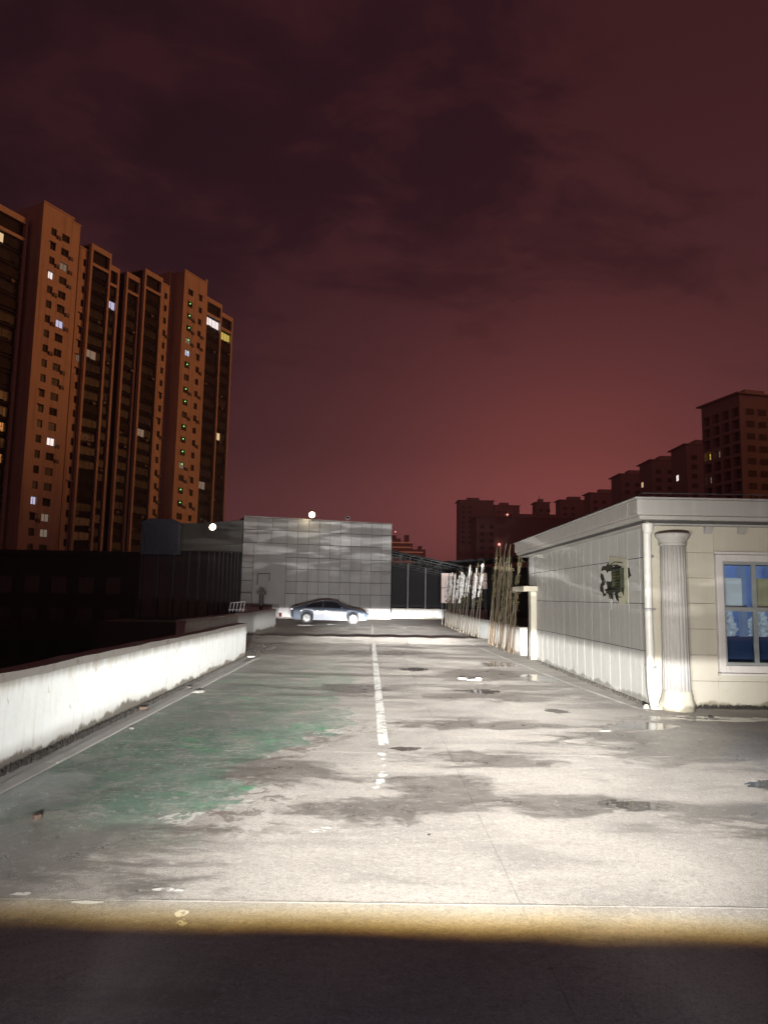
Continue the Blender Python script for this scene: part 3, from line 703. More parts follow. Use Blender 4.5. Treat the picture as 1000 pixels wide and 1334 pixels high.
shard([(0.10, 0.18), (-0.10, 0.20), (-0.04, -0.06), (0.16, -0.04), (0.26, 0.06)], 0.08, 0.15)
shard([(0.50, -0.22), (0.24, -0.26), (0.12, -0.62), (0.02, -0.40), (0.20, -0.30)], 0.03, 0.05)
shard([(0.02, -0.24), (-0.14, -0.22), (-0.22, -0.42), (-0.06, -0.46)], 0.04, -0.08)
shard([(-0.32, -0.24), (-0.50, -0.20), (-0.76, -0.46), (-0.40, -0.50)], 0.04, 0.06, 'torn_cream')
shard([(0.36, -0.10), (0.28, -0.28), (0.16, -0.22), (0.22, -0.06)], 0.09, 0.2)
bb = MB(); bb.box(-0.10, -0.022, -0.62, -0.14, 0.17, 0.20); bb.box(-0.10, -0.022, -0.62, -0.14, -0.17, -0.14); bb.box(-0.10, -0.022, -0.62, -0.59, -0.139, 0.169); bb.box(-0.10, -0.022, -0.17, -0.14, -0.139, 0.169); bb.build('fan_case', 'hole_fan_dark', fan)
for k in range(5):
    bb = MB(); bb.box(-0.095, -0.03, -0.585, -0.175, -0.11+k*0.055, -0.10+k*0.055); bb.build('louvre', 'fan_olive', fan)
for k in range(4):
    bb = MB(); a = k*math.pi/2+0.3; ca, sa = math.cos(a), math.sin(a)
    bb.prism([(-0.38+0.03*ca, 0.01+0.03*sa), (-0.38+0.13*ca-0.05*sa, 0.01+0.13*sa+0.05*ca), (-0.38+0.13*ca+0.04*sa, 0.01+0.13*sa-0.04*ca)], 'x', -0.024, -0.021); bb.build('fan_blade', 'fan_olive', fan)
bb = MB(); bb.tube([(-0.11, 0.15, -0.20), (-0.12, -0.2, -0.22), (-0.10, -0.66, -0.19)], 0.028, 8); bb.build('fan_bracket', 'hole_fan_dark', fan)
for pts in ([(-0.03, 0.45, 0.16), (-0.06, 0.1, 0.26), (-0.05, -0.3, 0.27), (-0.03, -0.64, 0.14)], [(-0.03, 0.55, 0.05), (-0.07, 0.2, 0.24), (-0.06, -0.2, 0.33), (-0.03, -0.55, 0.30)], [(-0.03, 0.62, -0.12), (-0.09, 0.25, -0.02), (-0.10, -0.1, -0.26), (-0.05, -0.5, -0.34)], [(-0.04, 0.3, -0.2), (-0.05, 0.1, -0.36), (-0.03, -0.12, -0.30)]):
    bb = MB(); bb.tube(pts, 0.008, 5); bb.build('wire', 'hole_fan_dark', fan)

# portal at the far end of the annex
por = thing('door_portal', 'white concrete post and lintel at the far end of the annex', 'doorway', (4.6, 20.5, 0))
bb = MB(); bb.box(-0.16, 0.0, -0.15, 0.17, 0, 1.92); bev(bb.build('post', 'annex_front', por), 0.01)
bb = MB(); bb.box(-0.40, 0.02, -0.30, 1.35, 1.922, 2.07); bev(bb.build('lintel', 'annex_front', por), 0.01)

# ------------------------------------------------------------------ dark clad hall at the end of the deck
P0, P1 = Vector((-9.6, 51.3, 0)), Vector((1.22, 55.0, 0)); L = (P1-P0).length; ang = math.atan2(P1.y-P0.y, P1.x-P0.x)
hall = thing('clad_hall', 'grey metal clad hall with a white plinth behind the parked car', 'building', P0, ang)
bb = MB(); bb.box(0.03, L-0.03, 0.06, 12, 0, 7.28); bb.build('wall_core', 'shed_dark', hall)
bb = MB(); bb.box(0.0, L, 0.0, 0.058, -0.02, 0.80); bb.build('plinth', 'plinth_render', hall)
bb = MB(); bb.box(-0.02, L+0.02, -0.02, 0.12, 7.30, 7.36); bb.build('roof_flashing', 'clad_panel', hall)
rows = [0.805, 1.80, 2.70, 3.60, 4.45, 5.45, 6.40, 7.295]
def panel(x0, x1, z0, z1, nm='cladding_panel'):
    bb = MB(); o_ = jit(0.008); bb.box(x0+0.010, x1-0.010, 0.012+o_, 0.055, z0+0.014, z1-0.014); bev(bb.build(nm, 'clad_panel', hall), 0.008, 1)
ncol = 10; xs_ = [3.2+(L-3.2)*i/ncol for i in range(ncol+1)]
for j, (a, c_) in enumerate(zip(rows, rows[1:])):
    for x0, x1 in zip(xs_, xs_[1:]): panel(x0, x1, a, c_)
    if j >= 5:
        for x0, x1 in ((0, 1.05), (1.05, 2.1), (2.1, 3.2)): panel(x0, x1, a, c_)
    else: panel(0, 0.8, a, c_)
panel(0.8, 3.2, 0.805, 5.45)
bb = MB(); bb.tube([(1.15, -0.03, 2.4), (1.15, -0.06, 3.2), (2.0, -0.06, 3.25), (2.0, -0.06, 2.7)], 0.03, 6); bb.build('wall_pipe', 'dark_gap', hall)
bb = MB(); bb.box(2.8, 3.0, -0.02, -0.002, 0.12, 0.42); o = bb.build('plinth_notice', 'lamp_red', hall)
# vent with a little pitched hood, on a pedestal by the set-back parapet
vent = thing('vent_cowl', 'small pitched vent cowl on a stem in front of the grey hall', 'vent', (-7.2, 45.5, 0))
bb = MB(); bb.tube([(0, 0, 0), (0, 0, 1.72)], 0.12, 10); bb.build('stem', 'fascia_grey', vent)
bb = MB(); bb.prism([(-0.30, 1.70), (0.30, 1.70), (0.0, 2.10)], 'y', -0.3, 0.3); bb.build('hood', 'fascia_grey', vent)

# floodlights
def flood(x, y, z, h, label):
    f = thing('floodlight', label, 'lamp', (x, y, z))
    bb = MB(); bb.tube([(0, 0, 0), (0, 0, h), (0, -0.25, h+0.05)], 0.035, 8); bb.build('bracket', 'steel_dark', f)
    bb = MB(); bb.lathe([(0.10, -0.10), (0.21, -0.03), (0.24, 0.06)], 0, 0, 20)
    M = Matrix.Translation((0, -0.33, h+0.05)) @ Matrix.Rotation(R(80), 4, 'X')
    bb.v = [tuple(M @ Vector(q)) for q in bb.v]; bb.build('lamp_housing', 'steel_dark', f)
    bb = MB(); bb.lathe([(0.225, 0.0), (0.21, 0.05), (0.15, 0.10), (0.05, 0.125)], 0, 0, 20)
    M = Matrix.Translation((0, -0.33, h+0.05)) @ Matrix.Rotation(R(80), 4, 'X') @ Matrix.Translation((0, 0, 0.065))
    bb.v = [tuple(M @ Vector(q)) for q in bb.v]; bb.build('lens', 'flood_lens', f, True)
    pd = bpy.data.lights.new('flood_light', 'POINT'); pd.energy = 60; pd.color = (1, 0.82, 0.5); pd.shadow_soft_size = 0.1
    po = bpy.data.objects.new('flood_light', pd); C.objects.link(po); po.parent = f; po.location = (0, -0.62, h+0.0)
    return f
flood(-4.8, 53.05, 7.36, 0.25, 'lit warm floodlight on the roof edge of the grey clad hall')
flood(-11.5, 50.30, 5.95, 0.35, 'lit white floodlight on the dark fascia left of the clad hall')
f = thing('floodlight', 'small unlit boxy floodlight on the roof edge of the clad hall', 'lamp', (-2.2, 53.95, 7.36))
bb = MB(); bb.tube([(0, 0, 0), (0, 0, 0.16)], 0.025, 6); bb.build('bracket', 'steel_grey', f)
bb = MB(); bb.box(-0.17, 0.17, -0.08, 0.06, 0.16, 0.38); bev(bb.build('lamp_housing', 'steel_grey', f), 0.02); bb = MB(); bb.box(-0.14, 0.14, -0.085, -0.081, 0.19, 0.35); bb.build('lens', 'glass_dark', f)

# glazed wing and blue shed left of the hall
wing = thing('glazed_wing', 'dark glazed wing with upright fins left of the grey hall', 'building', (-13.0, 51.2, 0))
bb = MB(); bb.box(-3.9, 3.35, 0.3, 12, -15, 6.2); bb.build('wall_core', 'shed_dark', wing)
bb = MB(); bb.prism([(-3.9, 4.75), (3.36, 4.75), (3.36, 7.05), (0.5, 6.75), (-0.9, 6.75), (-3.9, 6.3)], 'y', 0.02, 0.28); bb.build('fascia', 'fascia_grey', wing)
for i in range(7):
    bb = MB(); bb.box(-3.85+i*1.02, -3.85+(i+1)*1.02-0.06, 0.22, 0.25, -2, 4.7); bb.build('glazing', 'glass_dark', wing)
for x in [-3.8, -2.6, -1.5, -0.4, 0.3, 1.0, 1.4, 1.75, 2.05, 2.35, 2.62, 2.88, 3.1]:
    bb = MB(); bb.box(x, x+0.06, 0.0, 0.21, -2, 4.74); bb.build('fin', 'fin_dark', wing)
shed = thing('blue_shed', 'blue corrugated shed with a hipped roof above the dark wing', 'shed', (-15.3, 50.4, 4.4))
bb = MB(); nr = 44; zig = []
for i in range(nr+1): zig.append((-1.35+2.7*i/nr, 0.0 if i % 2 else 0.04))
for (xa, ya), (xb, yb) in zip(zig, zig[1:]): bb.quad((xa, ya, 0.0), (xb, yb, 0.0), (xb, yb, 2.15), (xa, ya, 2.15))
bb.box(-1.35, 1.35, 0.06, 0.72, 0, 2.15); bb.build('corrugated_wall', 'shed_blue', shed)
bb = MB(); bb.prism([(-1.5, 2.15), (1.5, 2.15), (0.9, 2.50), (-0.7, 2.55)], 'y', -0.1, 0.75); bb.build('roof', 'shed_blue', shed)
bb = MB(); bb.box(-0.95, -0.75, -0.10, 0.50, 0, 1.0); 
# little rack on the set-back parapet
rack = thing('metal_rack', 'small tilted metal rack with bars standing on the set-back parapet', 'rack', (-5.42, 28.4, 0.95))
bb = MB(); bb.tube([(-0.28, 0, 0.40), (0.30, 0, 0.46)], 0.02, 6); bb.build('top_bar', 'steel_grey', rack)
bb = MB(); bb.tube([(0.02, 0, 0.0), (0.02, 0.02, 0.16)], 0.035, 6); bb.build('foot_post', 'steel_dark', rack)
bb = MB(); bb.tube([(-0.36, 0, 0.13), (0.30, 0, 0.15)], 0.016, 6); bb.build('lower_bar', 'steel_grey', rack)
for k in range(5):
    x = -0.26+k*0.135; bb = MB(); bb.tube([(x-0.06, 0, 0.06), (x, 0, 0.40+k*0.013)], 0.018, 6); bb.build('bar', 'steel_grey', rack)

# ------------------------------------------------------------------ canopy, shed and boards beyond the right corner
can = thing('truss_canopy', 'steel truss canopy on slim posts beside the grey hall', 'canopy', (3.8, 58, 0))
def zt(x): return 5.35-0.20*(x+2.4)
for y in (0.0, 2.2, 4.6):
    dz = -0.12*y*0.2; bb = MB(); X0, X1 = -2.5, 4.4
    bb.tube([(X0, y, zt(X0)+dz), (X1, y, zt(X1)+dz)], 0.04, 6); bb.tube([(X0, y, zt(X0)-0.75+dz), (X1, y, zt(X1)-0.75+dz)], 0.04, 6)
    x = X0; k = 0
    while x < X1-0.2:
        bb.tube([(x, y, zt(x)+dz), (x, y, zt(x)-0.75+dz)], 0.03, 5); x2 = x+0.8
        a, c_ = (0, -0.75) if k % 2 else (-0.75, 0)
        bb.tube([(x, y, zt(x)+a+dz), (x2, y, zt(x2)+c_+dz)], 0.022, 5); x = x2; k += 1
    bb.build('truss', 'truss_paint' if y == 0 else 'steel_dark', can)
bb = MB(); bb.prism([(-2.6, zt(-2.6)+0.05), (4.5, zt(4.5)+0.05), (4.5, zt(4.5)+0.11), (-2.6, zt(-2.6)+0.11)], 'y', -0.3, 6.5); bb.build('roof_sheet', 'shed_dark', can)
for x in (-1.15, 0.28, 4.2):
    bb = MB(); bb.tube([(x, -0.05, 0), (x, -0.05, zt(x)-0.7)], 0.055, 8); bb.build('post', 'steel_grey', can)
sh = thing('dark_shed', 'long unlit dark shed behind the canopy and bamboo stakes', 'shed', (9, 66, 0))
bb = MB(); bb.box(-8.2, 14, 0, 10, -1, 4.6); bb.build('wall_body', 'shed_dark', sh)
bb = MB(); bb.prism([(-8.5, 4.3), (14.5, 6.4), (14.5, 6.6), (-8.5, 4.5)], 'y', -0.8, 10.5); bb.build('roof', 'shed_dark', sh)
def board(name, label, x, y, z, cols, rws, wd, hg):
    th = thing(name, label, 'board', (x, y, 0))
    for i in range(cols):
        for j in range(rws):
            bb = MB(); bb.box(i*wd+0.02, (i+1)*wd-0.02, 0, 0.03, z+j*hg+0.02, z+(j+1)*hg-0.02); bb.build('board_panel', 'board_pink', th)
    bb = MB(); bb.box(0, cols*wd, 0.031, 0.06, z, z+rws*hg)
    bb.build('backing', 'shed_dark', th)
    for x_ in (0.1, cols*wd-0.1):
        bb = MB(); bb.tube([(x_, 0.1, 0), (x_, 0.1, z+rws*hg)], 0.03, 6); bb.build('post', 'steel_dark', th)
board('panel_board', 'tall pinkish board of panels behind the far bamboo stakes', 4.28, 46.4, 1.35, 2, 2, 0.50, 0.98)
board('panel_board', 'smaller pinkish board of panels half hidden by the wrapped bamboo stakes', 5.75, 43.0, 2.25, 3, 2, 0.34, 0.50)

# ------------------------------------------------------------------ bamboo stakes leaning on the right parapet
def leafs(bb, p, r, n, s):
    for _ in range(n):
        c0 = Vector(p)+Vector((jit(r), jit(r), jit(r*1.6))); a = Vector((jit(1), jit(1), jit(1))).normalized(); b_ = a.orthogonal().normalized()
        bb.quad(c0-a*s, c0+b_*s*0.5, c0+a*s, c0-b_*s*0.5)
def stake(y, top, label, group, m, wrap, r=0.022, xb=None, dy=None):
    xb = rnd.uniform(4.27, 4.36) if xb is None else xb; dy = jit(0.35) if dy is None else dy
    sl = (4.45-0.030-xb-r*1.15)/0.85
    th = thing('bamboo_stake', label, 'stake', (xb, y, 0), 0, group)
    pts, rs = [], []
    for k in range(9):
        f = k/8; pts.append((sl*top*f+0.012*math.sin(k*1.7+y)*f, dy*f, top*f)); rs.append(r*(1.08-0.35*f)*(1.12 if k % 2 else 0.96))
    bb = MB(); bb.tube(pts, rs, 7); bb.build('cane', m, th, True)
    def along(f): return (sl*top*f, dy*f, top*f)
    if wrap == 'film':
        bb = MB()
        for rb in range(rnd.randint(2, 4)):        # torn ribbons of film hanging along the cane
            f0 = rnd.uniform(0.44, 0.68); f1 = min(1.0, f0+rnd.uniform(0.2, 0.45)); oy = jit(0.09); n = 12; pr = None
            for k in range(n+1):
                q = along(f0+(f1-f0)*k/n); wd = rnd.uniform(0.025, 0.065); ox_ = q[0]-0.02+jit(0.015); cy_ = q[1]+oy+0.02*math.sin(k*0.9+rb)
                cur_ = ((ox_-wd, cy_-wd*0.4, q[2]), (ox_+wd, cy_+wd*0.4, q[2]+jit(0.02)))
                if pr and rnd.random() < 0.9: bb.quad(pr[0], pr[1], cur_[1], cur_[0])
                pr = cur_
        bb.build('plastic_wrap', 'film_white', th)
        bb = MB()
        for k in range(54): leafs(bb, along(rnd.uniform(0.42, 1.0)), 0.10, 1, rnd.uniform(0.03, 0.065))
        bb.build('dry_vine', 'vine_green', th)
    else:
        bb = MB()
        f0 = rnd.uniform(0.3, 0.6); f1 = rnd.uniform(0.8, 0.99)
        for k in range(rnd.randint(14, 40)): leafs(bb, along(rnd.uniform(f0, f1)), 0.07, 1, rnd.uniform(0.025, 0.06))
        sp = []
        for k in range(28): f = 0.25+0.72*k/27; q = along(f); sp.append((q[0]+0.035*math.cos(k*1.1), q[1]+0.035*math.sin(k*1.1), q[2]))
        bb.tube(sp, 0.007, 4); bb.build('dry_vine', wrap, th)
    return th
for i in range(16):
    y = 44.3-i*0.94; stake(y+jit(0.2), 3.15+jit(0.2), 'slim bamboo stake wrapped in white film leaning on the far parapet end', 'white wrapped bamboo stakes', 'bamboo_dry', 'film', 0.021, dy=jit(0.4))
yb = 27.2
for i in range(20):
    yb -= rnd.choice([0.10, 0.2, 0.3, 0.42]); stake(yb, rnd.uniform(2.5, 3.75), 'brown bamboo stake with dried vine leaning beside the annex end', 'brown bamboo stakes with dried vines', 'bamboo_brown' if i % 4 else 'bamboo_dry', 'vine_dry' if i % 2 else 'vine_green', rnd.uniform(0.014, 0.024), dy=jit(0.6))

# ------------------------------------------------------------------ sedan
def lerp(tab, x):
    if x <= tab[0][0]: return tab[0][1]
    for (a, va), (c_, vc) in zip(tab, tab[1:]):
        if x <= c_:
            f = (x-a)/(c_-a); f = f*f*(3-2*f)*0.4+f*0.6; return va+(vc-va)*f
    return tab[-1][1]
BELT = [(-2.40, 0.88), (-2.1, 0.95), (-1.2, 0.95), (0.5, 0.92), (1.1, 0.90), (1.9, 0.80), (2.25, 0.70), (2.38, 0.60)]
TOP = [(-2.40, 0.93), (-2.15, 1.02), (-1.55, 1.15), (-0.9, 1.34), (-0.35, 1.43), (0.1, 1.42), (0.6, 1.28), (1.05, 1.02), (1.3, 0.97), (1.9, 0.86), (2.25, 0.75), (2.38, 0.62)]
HW = [(-2.40, 0.70), (-2.25, 0.84), (-1.6, 0.92), (0, 0.93), (1.5, 0.92), (2.1, 0.84), (2.30, 0.70), (2.38, 0.60)]
SILL = [(-2.40, 0.42), (-2.2, 0.27), (-1.7, 0.22), (1.7, 0.20), (2.2, 0.22), (2.38, 0.30)]
WHX = (-1.42, 1.42)
def car_pt(x, k, arch=True):
    zb, zt_, hw = lerp(BELT, x), lerp(TOP, x), lerp(HW, x); zs = lerp(SILL, x)
    if arch:
        for wx in WHX:
            if abs(x-wx) < 0.375: zs = max(zs, 0.33+math.sqrt(0.375**2-(x-wx)**2))
    cab = max(0.0, min(1.0, (zt_-zb)/0.42))
    roofw = hw*(0.86-0.24*cab)
    if k <= 4: f = k/4; z = zs+(zb-zs)*f; return (hw*(0.955+0.045*math.sin(min(1, f*1.25)*math.pi*0.5)-0.03*max(0, f-0.8)/0.2), z)
    if k <= 7: f = (k-4)/3; return (hw*0.975+(roofw-hw*0.975)*f, zb+(zt_-0.03-zb)*f)
    f = (k-7)/3; return (roofw*(1-f), zt_-0.03+0.03*math.sin(f*math.pi/2))
def build_car(name, label, x, y, rz, z=0.0, lights=False):
    car = thing(name, label, 'car', (x, y, z), rz)
    st = sorted(set([-2.40+4.78*i/72 for i in range(73)]+[w_+d_ for w_ in WHX for d_ in (-0.375, -0.37, 0.37, 0.375)]))
    bb = MB()
    for s_ in (1, -1):
        for a, c_ in zip(st, st[1:]):
            for k in range(10):
                q = [(a, *car_pt(a, k)), (c_, *car_pt(c_, k)), (c_, *car_pt(c_, k+1)), (a, *car_pt(a, k+1))]
                bb.quad(*[(p_[0], s_*p_[1], p_[2]) for p_ in q])
        for xe in (st[0], st[-1]):
            pts = [(xe, s_*car_pt(xe, k)[0], car_pt(xe, k)[1]) for k in range(11)]
            for p_, q_ in zip(pts, pts[1:]): bb.quad(p_, q_, (xe, 0, q_[2]), (xe, 0, p_[2]))
    me = bb.mesh('body', 'car_paint', True); bm = bmesh.new(); bm.from_mesh(me); bmesh.ops.remove_doubles(bm, verts=bm.verts, dist=0.0005); bmesh.ops.recalc_face_normals(bm, faces=bm.faces); bm.to_mesh(me); bm.free()
    link('body', me, car)
    bb = MB(); bb.box(-2.2, 2.2, -0.80, 0.80, 0.20, 0.50); bb.build('underbody', 'rubber', car)
    def patch(x0, x1, f0, f1, off=0.012, n=10, slant0=0.0, slant1=0.0):
        out = []
        for s_ in (1, -1):
            bb = MB(); rowsP = []
            for i in range(n+1):
                rr = []
                for j in range(5):
                    fz = f0+(f1-f0)*j/4; xx = x0+slant0*j/4+(x1+slant1*j/4-x0-slant0*j/4)*i/n; kk = 4+3*fz
                    k0 = int(kk); ff = kk-k0; p_, q_ = car_pt(xx, k0), car_pt(xx, min(k0+1, 10)); rr.append((xx, s_*(p_[0]+(q_[0]-p_[0])*ff+off), p_[1]+(q_[1]-p_[1])*ff+off*0.3))
                rowsP.append(rr)
            for a, c_ in zip(rowsP, rowsP[1:]):
                for j in range(4): bb.quad(a[j], c_[j], c_[j+1], a[j+1])
            out.append(bb)
        return out
    for bb in patch(-0.42, 0.86, 0.08, 0.88, slant0=0.03, slant1=-0.40): bb.build('front_window', 'glass_dark', car, True)
    for bb in patch(-1.62, -0.50, 0.08, 0.88, slant0=0.42, slant1=0.05): bb.build('rear_window', 'glass_dark', car, True)
    def deckpatch(x0, x1, wf, nm, m='glass_dark'):
        bb = MB(); n = 8
        for i in range(n):
            xa, xb = x0+(x1-x0)*i/n, x0+(x1-x0)*(i+1)/n
            for j in range(6):
                def P(xx, jj):
                    p_ = car_pt(xx, 7); yy = p_[0]*wf*(-1+2*jj/6); f = 1-abs(yy)/p_[0]; return (xx, yy, lerp(TOP, xx)-0.03+0.03*math.sin(f*math.pi/2)+0.012)
                bb.quad(P(xa, j), P(xb, j), P(xb, j+1), P(xa, j+1))
        bb.build(nm, m, car, True)
    deckpatch(0.40, 1.06, 0.92, 'windscreen'); deckpatch(-1.75, -0.75, 0.90, 'rear_screen'); 
    for s_ in (1, -1):
        # door shut lines and handles
        for xx in (-0.46, 0.88, -1.30):
            bb = MB()
            for k in range(4):
                a, c_ = car_pt(xx, k, False), car_pt(xx, k+1, False)
                if xx < -1: a = (a[0], max(a[1], 0.74)); 
                bb.quad((xx-0.006, s_*(a[0]+0.003), a[1]), (xx+0.006, s_*(a[0]+0.003), a[1]), (xx+0.006, s_*(c_[0]+0.003), c_[1]), (xx-0.006, s_*(c_[0]+0.003), c_[1]))
            bb.build('door_seam', 'rubber', car)
        for xx in (-0.30, -1.12):
            h_ = car_pt(xx, 3)[0]; bb = MB(); bb.box(xx-0.11, xx+0.11, min(s_*(h_-0.004), s_*(h_+0.02)), max(s_*(h_-0.004), s_*(h_+0.02)), 0.79, 0.815); bev(bb.build('door_handle', 'car_paint', car), 0.006)
        bb = MB(); bb.lathe([(0.05, -0.07), (0.075, 0), (0.05, 0.07)], 0, 0, 12); o = bb.build('mirror', 'car_paint', car, True, loc=(0.72, s_*1.0, 0.98)); o.scale = (1.3, 1, 0.8)
        bb = MB(); bb.tube([(0.72, s_*0.88, 0.95), (0.72, s_*0.97, 0.97)], 0.02, 6); bb.build('mirror_arm', 'rubber', car)
        # lamps
        bb = MB(); y0, y1 = sorted((s_*0.50, s_*0.80)); bb.prism([(2.02, 0.66), (2.30, 0.58), (2.34, 0.64), (2.06, 0.77)], 'y', y0, y1); bev(bb.build('headlight', 'head_lens' if lights else 'glass_dark', car), 0.015)
        bb = MB(); y0, y1 = sorted((s_*0.40, s_*0.80)); bb.prism([(-2.40, 0.80), (-2.20, 0.82), (-2.20, 0.92), (-2.42, 0.89)], 'y', y0, y1); bev(bb.build('tail_light', 'lamp_red', car), 0.01)
        for wx in WHX:
            wy = s_*0.83
            wh = bpy.data.objects.new('wheel', None); C.objects.link(wh); wh.parent = car; wh.location = (wx, wy, 0.335); wh.rotation_euler = (R(-90)*s_, 0, 0)
            bb = MB(); bb.lathe([(0.235, -0.10), (0.31, -0.11), (0.335, -0.08), (0.335, 0.08), (0.31, 0.11), (0.235, 0.10), (0.235, -0.10)], 0, 0, 36); bb.build('tyre', 'rubber', wh, True)
            bb = MB(); bb.tube([(0.225*math.cos(a), 0.225*math.sin(a), 0.088) for a in [2*math.pi*i/36 for i in range(37)]], 0.016, 6)
            for k in range(10):
                a = 2*math.pi*k/10; ca, sa = math.cos(a), math.sin(a); M = Matrix.Rotation(a, 4, 'Z')
                bb.box(0.04, 0.225, -0.024, 0.024, 0.06, 0.095, M)
            bb.lathe([(0.06, 0.05), (0.06, 0.105), (0.03, 0.11)], 0, 0, 12); bb.build('rim', 'alloy', wh)
            bb = MB(); bb.lathe([(0.234, -0.02), (0.234, 0.02)], 0, 0, 24); bb.build('brake_disc', 'steel_dark', wh)
            bb = MB(); bb.lathe([(0.365, -0.16), (0.365, 0.0)], wx, 0, 24)
            M = Matrix.Translation((wx, s_*0.80, 0.335)) @ Matrix.Rotation(R(-90)*s_, 4, 'X') @ Matrix.Translation((-wx, 0, 0)); bb.v = [tuple(M @ Vector(q)) for q in bb.v]; bb.build('arch_liner', 'rubber', car)
    bb = MB(); bb.box(2.36, 2.395, -0.42, 0.42, 0.34, 0.56); bb.build('grille', 'rubber', car)
    bb = MB(); bb.box(-2.425, -2.39, -0.26, 0.26, 0.60, 0.72); bb.build('number_plate', 'scrap_white', car)
    return car
build_car('parked_car', 'dark blue fastback sedan parked side on before the grey hall', -2.80, 44.9, R(4.5))

# the car behind the photographer whose headlights light the deck
HY = 0.45
own = build_car('lit_car', 'dark sedan with its headlights switched on, facing the grey hall', 0.05, HY-2.44, R(90), lights=True)
def beam(lx):
    ld = bpy.data.lights.new('headlight_beam', 'SPOT'); ld.energy = 4800; ld.spot_size = R(150); ld.spot_blend = 0.05; ld.shadow_soft_size = 0.035
    lo = bpy.data.objects.new('headlight_beam', ld); C.objects.link(lo)
    lo.parent = own; lo.location = (2.50, lx, 0.80); lo.rotation_euler = (R(90), 0, R(-90))
    ld.use_nodes = True; t = NT(ld.node_tree); t.n.clear()
    nv = t.node('ShaderNodeTexCoord').outputs['Normal']; nx, ny, nz = t.sep(nv)
    fz = t.m('MAXIMUM', t.m('ABSOLUTE', nz), 0.02)
    u = t.div(nx, fz); v = t.mul(t.div(ny, fz), -1.0)
    au = t.m('ABSOLUTE', u)
    # dipped beam: intensity rises towards the cut-off so that the floor is lit far ahead
    vv = t.m('MAXIMUM', v, 0.004)
    left = t.ss(u, -0.06, 0.06, 1.0, 0.0)
    base = t.m('MINIMUM', t.m('POWER', t.div(0.18, vv), 2.72), 330.0)
    base = t.mul(base, t.ss(v, 0.10, 0.20, 1.52, 1.50))
    base = t.mul(base, t.ss(t.add(u, t.mul(t.ss(v, 0.20, 0.06), -0.30)), -0.62, -0.02, 0.13, 1.0))
    plate = t.mul(58.0, t.m('EXPONENT', t.div(t.mul(au, -1.0), 0.121)))
    plate = t.mul(plate, t.sub(1.0, t.mul(left, t.ss(au, 0.10, 0.25, 0.0, 0.20))))
    plate = t.add(plate, t.mul(12.0, t.mul(t.ss(u, 0.03, 0.09), t.ss(u, 0.24, 0.15))))     # boost added to brighten the right parapet
    wl = t.mul(au, t.add(0.20, t.mul(left, 0.09)))
    blend = t.ss(v, t.mul(wl, 0.85), t.add(t.mul(wl, 1.30), 0.006))
    low = t.add(t.mul(base, blend), t.mul(t.m('MINIMUM', plate, base), t.sub(1.0, blend)))
    # stray light above the cut-off, with added streaks imitating reflections off the wet floor
    q = t.comb(t.mul(u, 13.0), t.mul(v, 80.0), lx*3)
    st1 = t.ss(t.noise(q, 1.0, 3, 0.5, 0.7), 0.53, 0.62)
    streak = t.mul(st1, t.mul(t.ss(v, -0.030, -0.085), t.ss(v, -0.15, -0.115)))
    streak = t.mul(streak, t.ss(au, 0.34, 0.18, 0.22, 1.0))
    stray = t.add(t.mul(t.m('MINIMUM', plate, 31.0), 0.20), 0.25)
    stray = t.mul(stray, t.add(t.ss(v, -0.05, -0.10, 0.85, 0.98), t.mul(streak, 2.3)))
    stray = t.mul(stray, t.ss(v, -0.42, -0.12, 0.1, 1.0))
    cut = t.ss(v, -0.005, 0.013)
    tot = t.add(t.mul(low, cut), t.mul(stray, t.sub(1.0, cut)))
    vb = t.add(v, t.mul(t.sub(t.noise(t.comb(t.mul(u, 2.6), lx, 0.0), 1.0, 3), 0.5), 0.015))
    vb = t.sub(vb, t.mul(t.ss(u, 0.12, 0.45), 0.006))
    off = t.ss(vb, 0.2345, 0.2305)
    tot = t.mul(tot, t.ss(u, 0.85, 0.62, 0.05, 1.0)); tot = t.mul(tot, t.ss(u, -0.66, -0.46, 0.10, 1.0))
    tot = t.add(t.mul(tot, off), t.mul(0.0050, t.sub(1.0, off)))  # faint bluish fill added below the beam for the dark foreground
    warm = t.mix(t.ss(vb, 0.2190, 0.2295), (1.0, 0.972, 0.932), (1.0, 0.80, 0.24))
    warm = t.mix(t.ss(vb, 0.2280, 0.2335), warm, (1.0, 0.36, 0.03))
    warm = t.mix(t.ss(vb, 0.2335, 0.237), warm, (0.22, 0.62, 1.0))
    e = t.node('ShaderNodeEmission'); t.put(e.inputs[0], warm); t.put(e.inputs[1], tot)
    out = t.node('ShaderNodeOutputLight'); t.l.new(e.outputs[0], out.inputs[0])
for lx in (-0.68, 0.68): beam(lx)

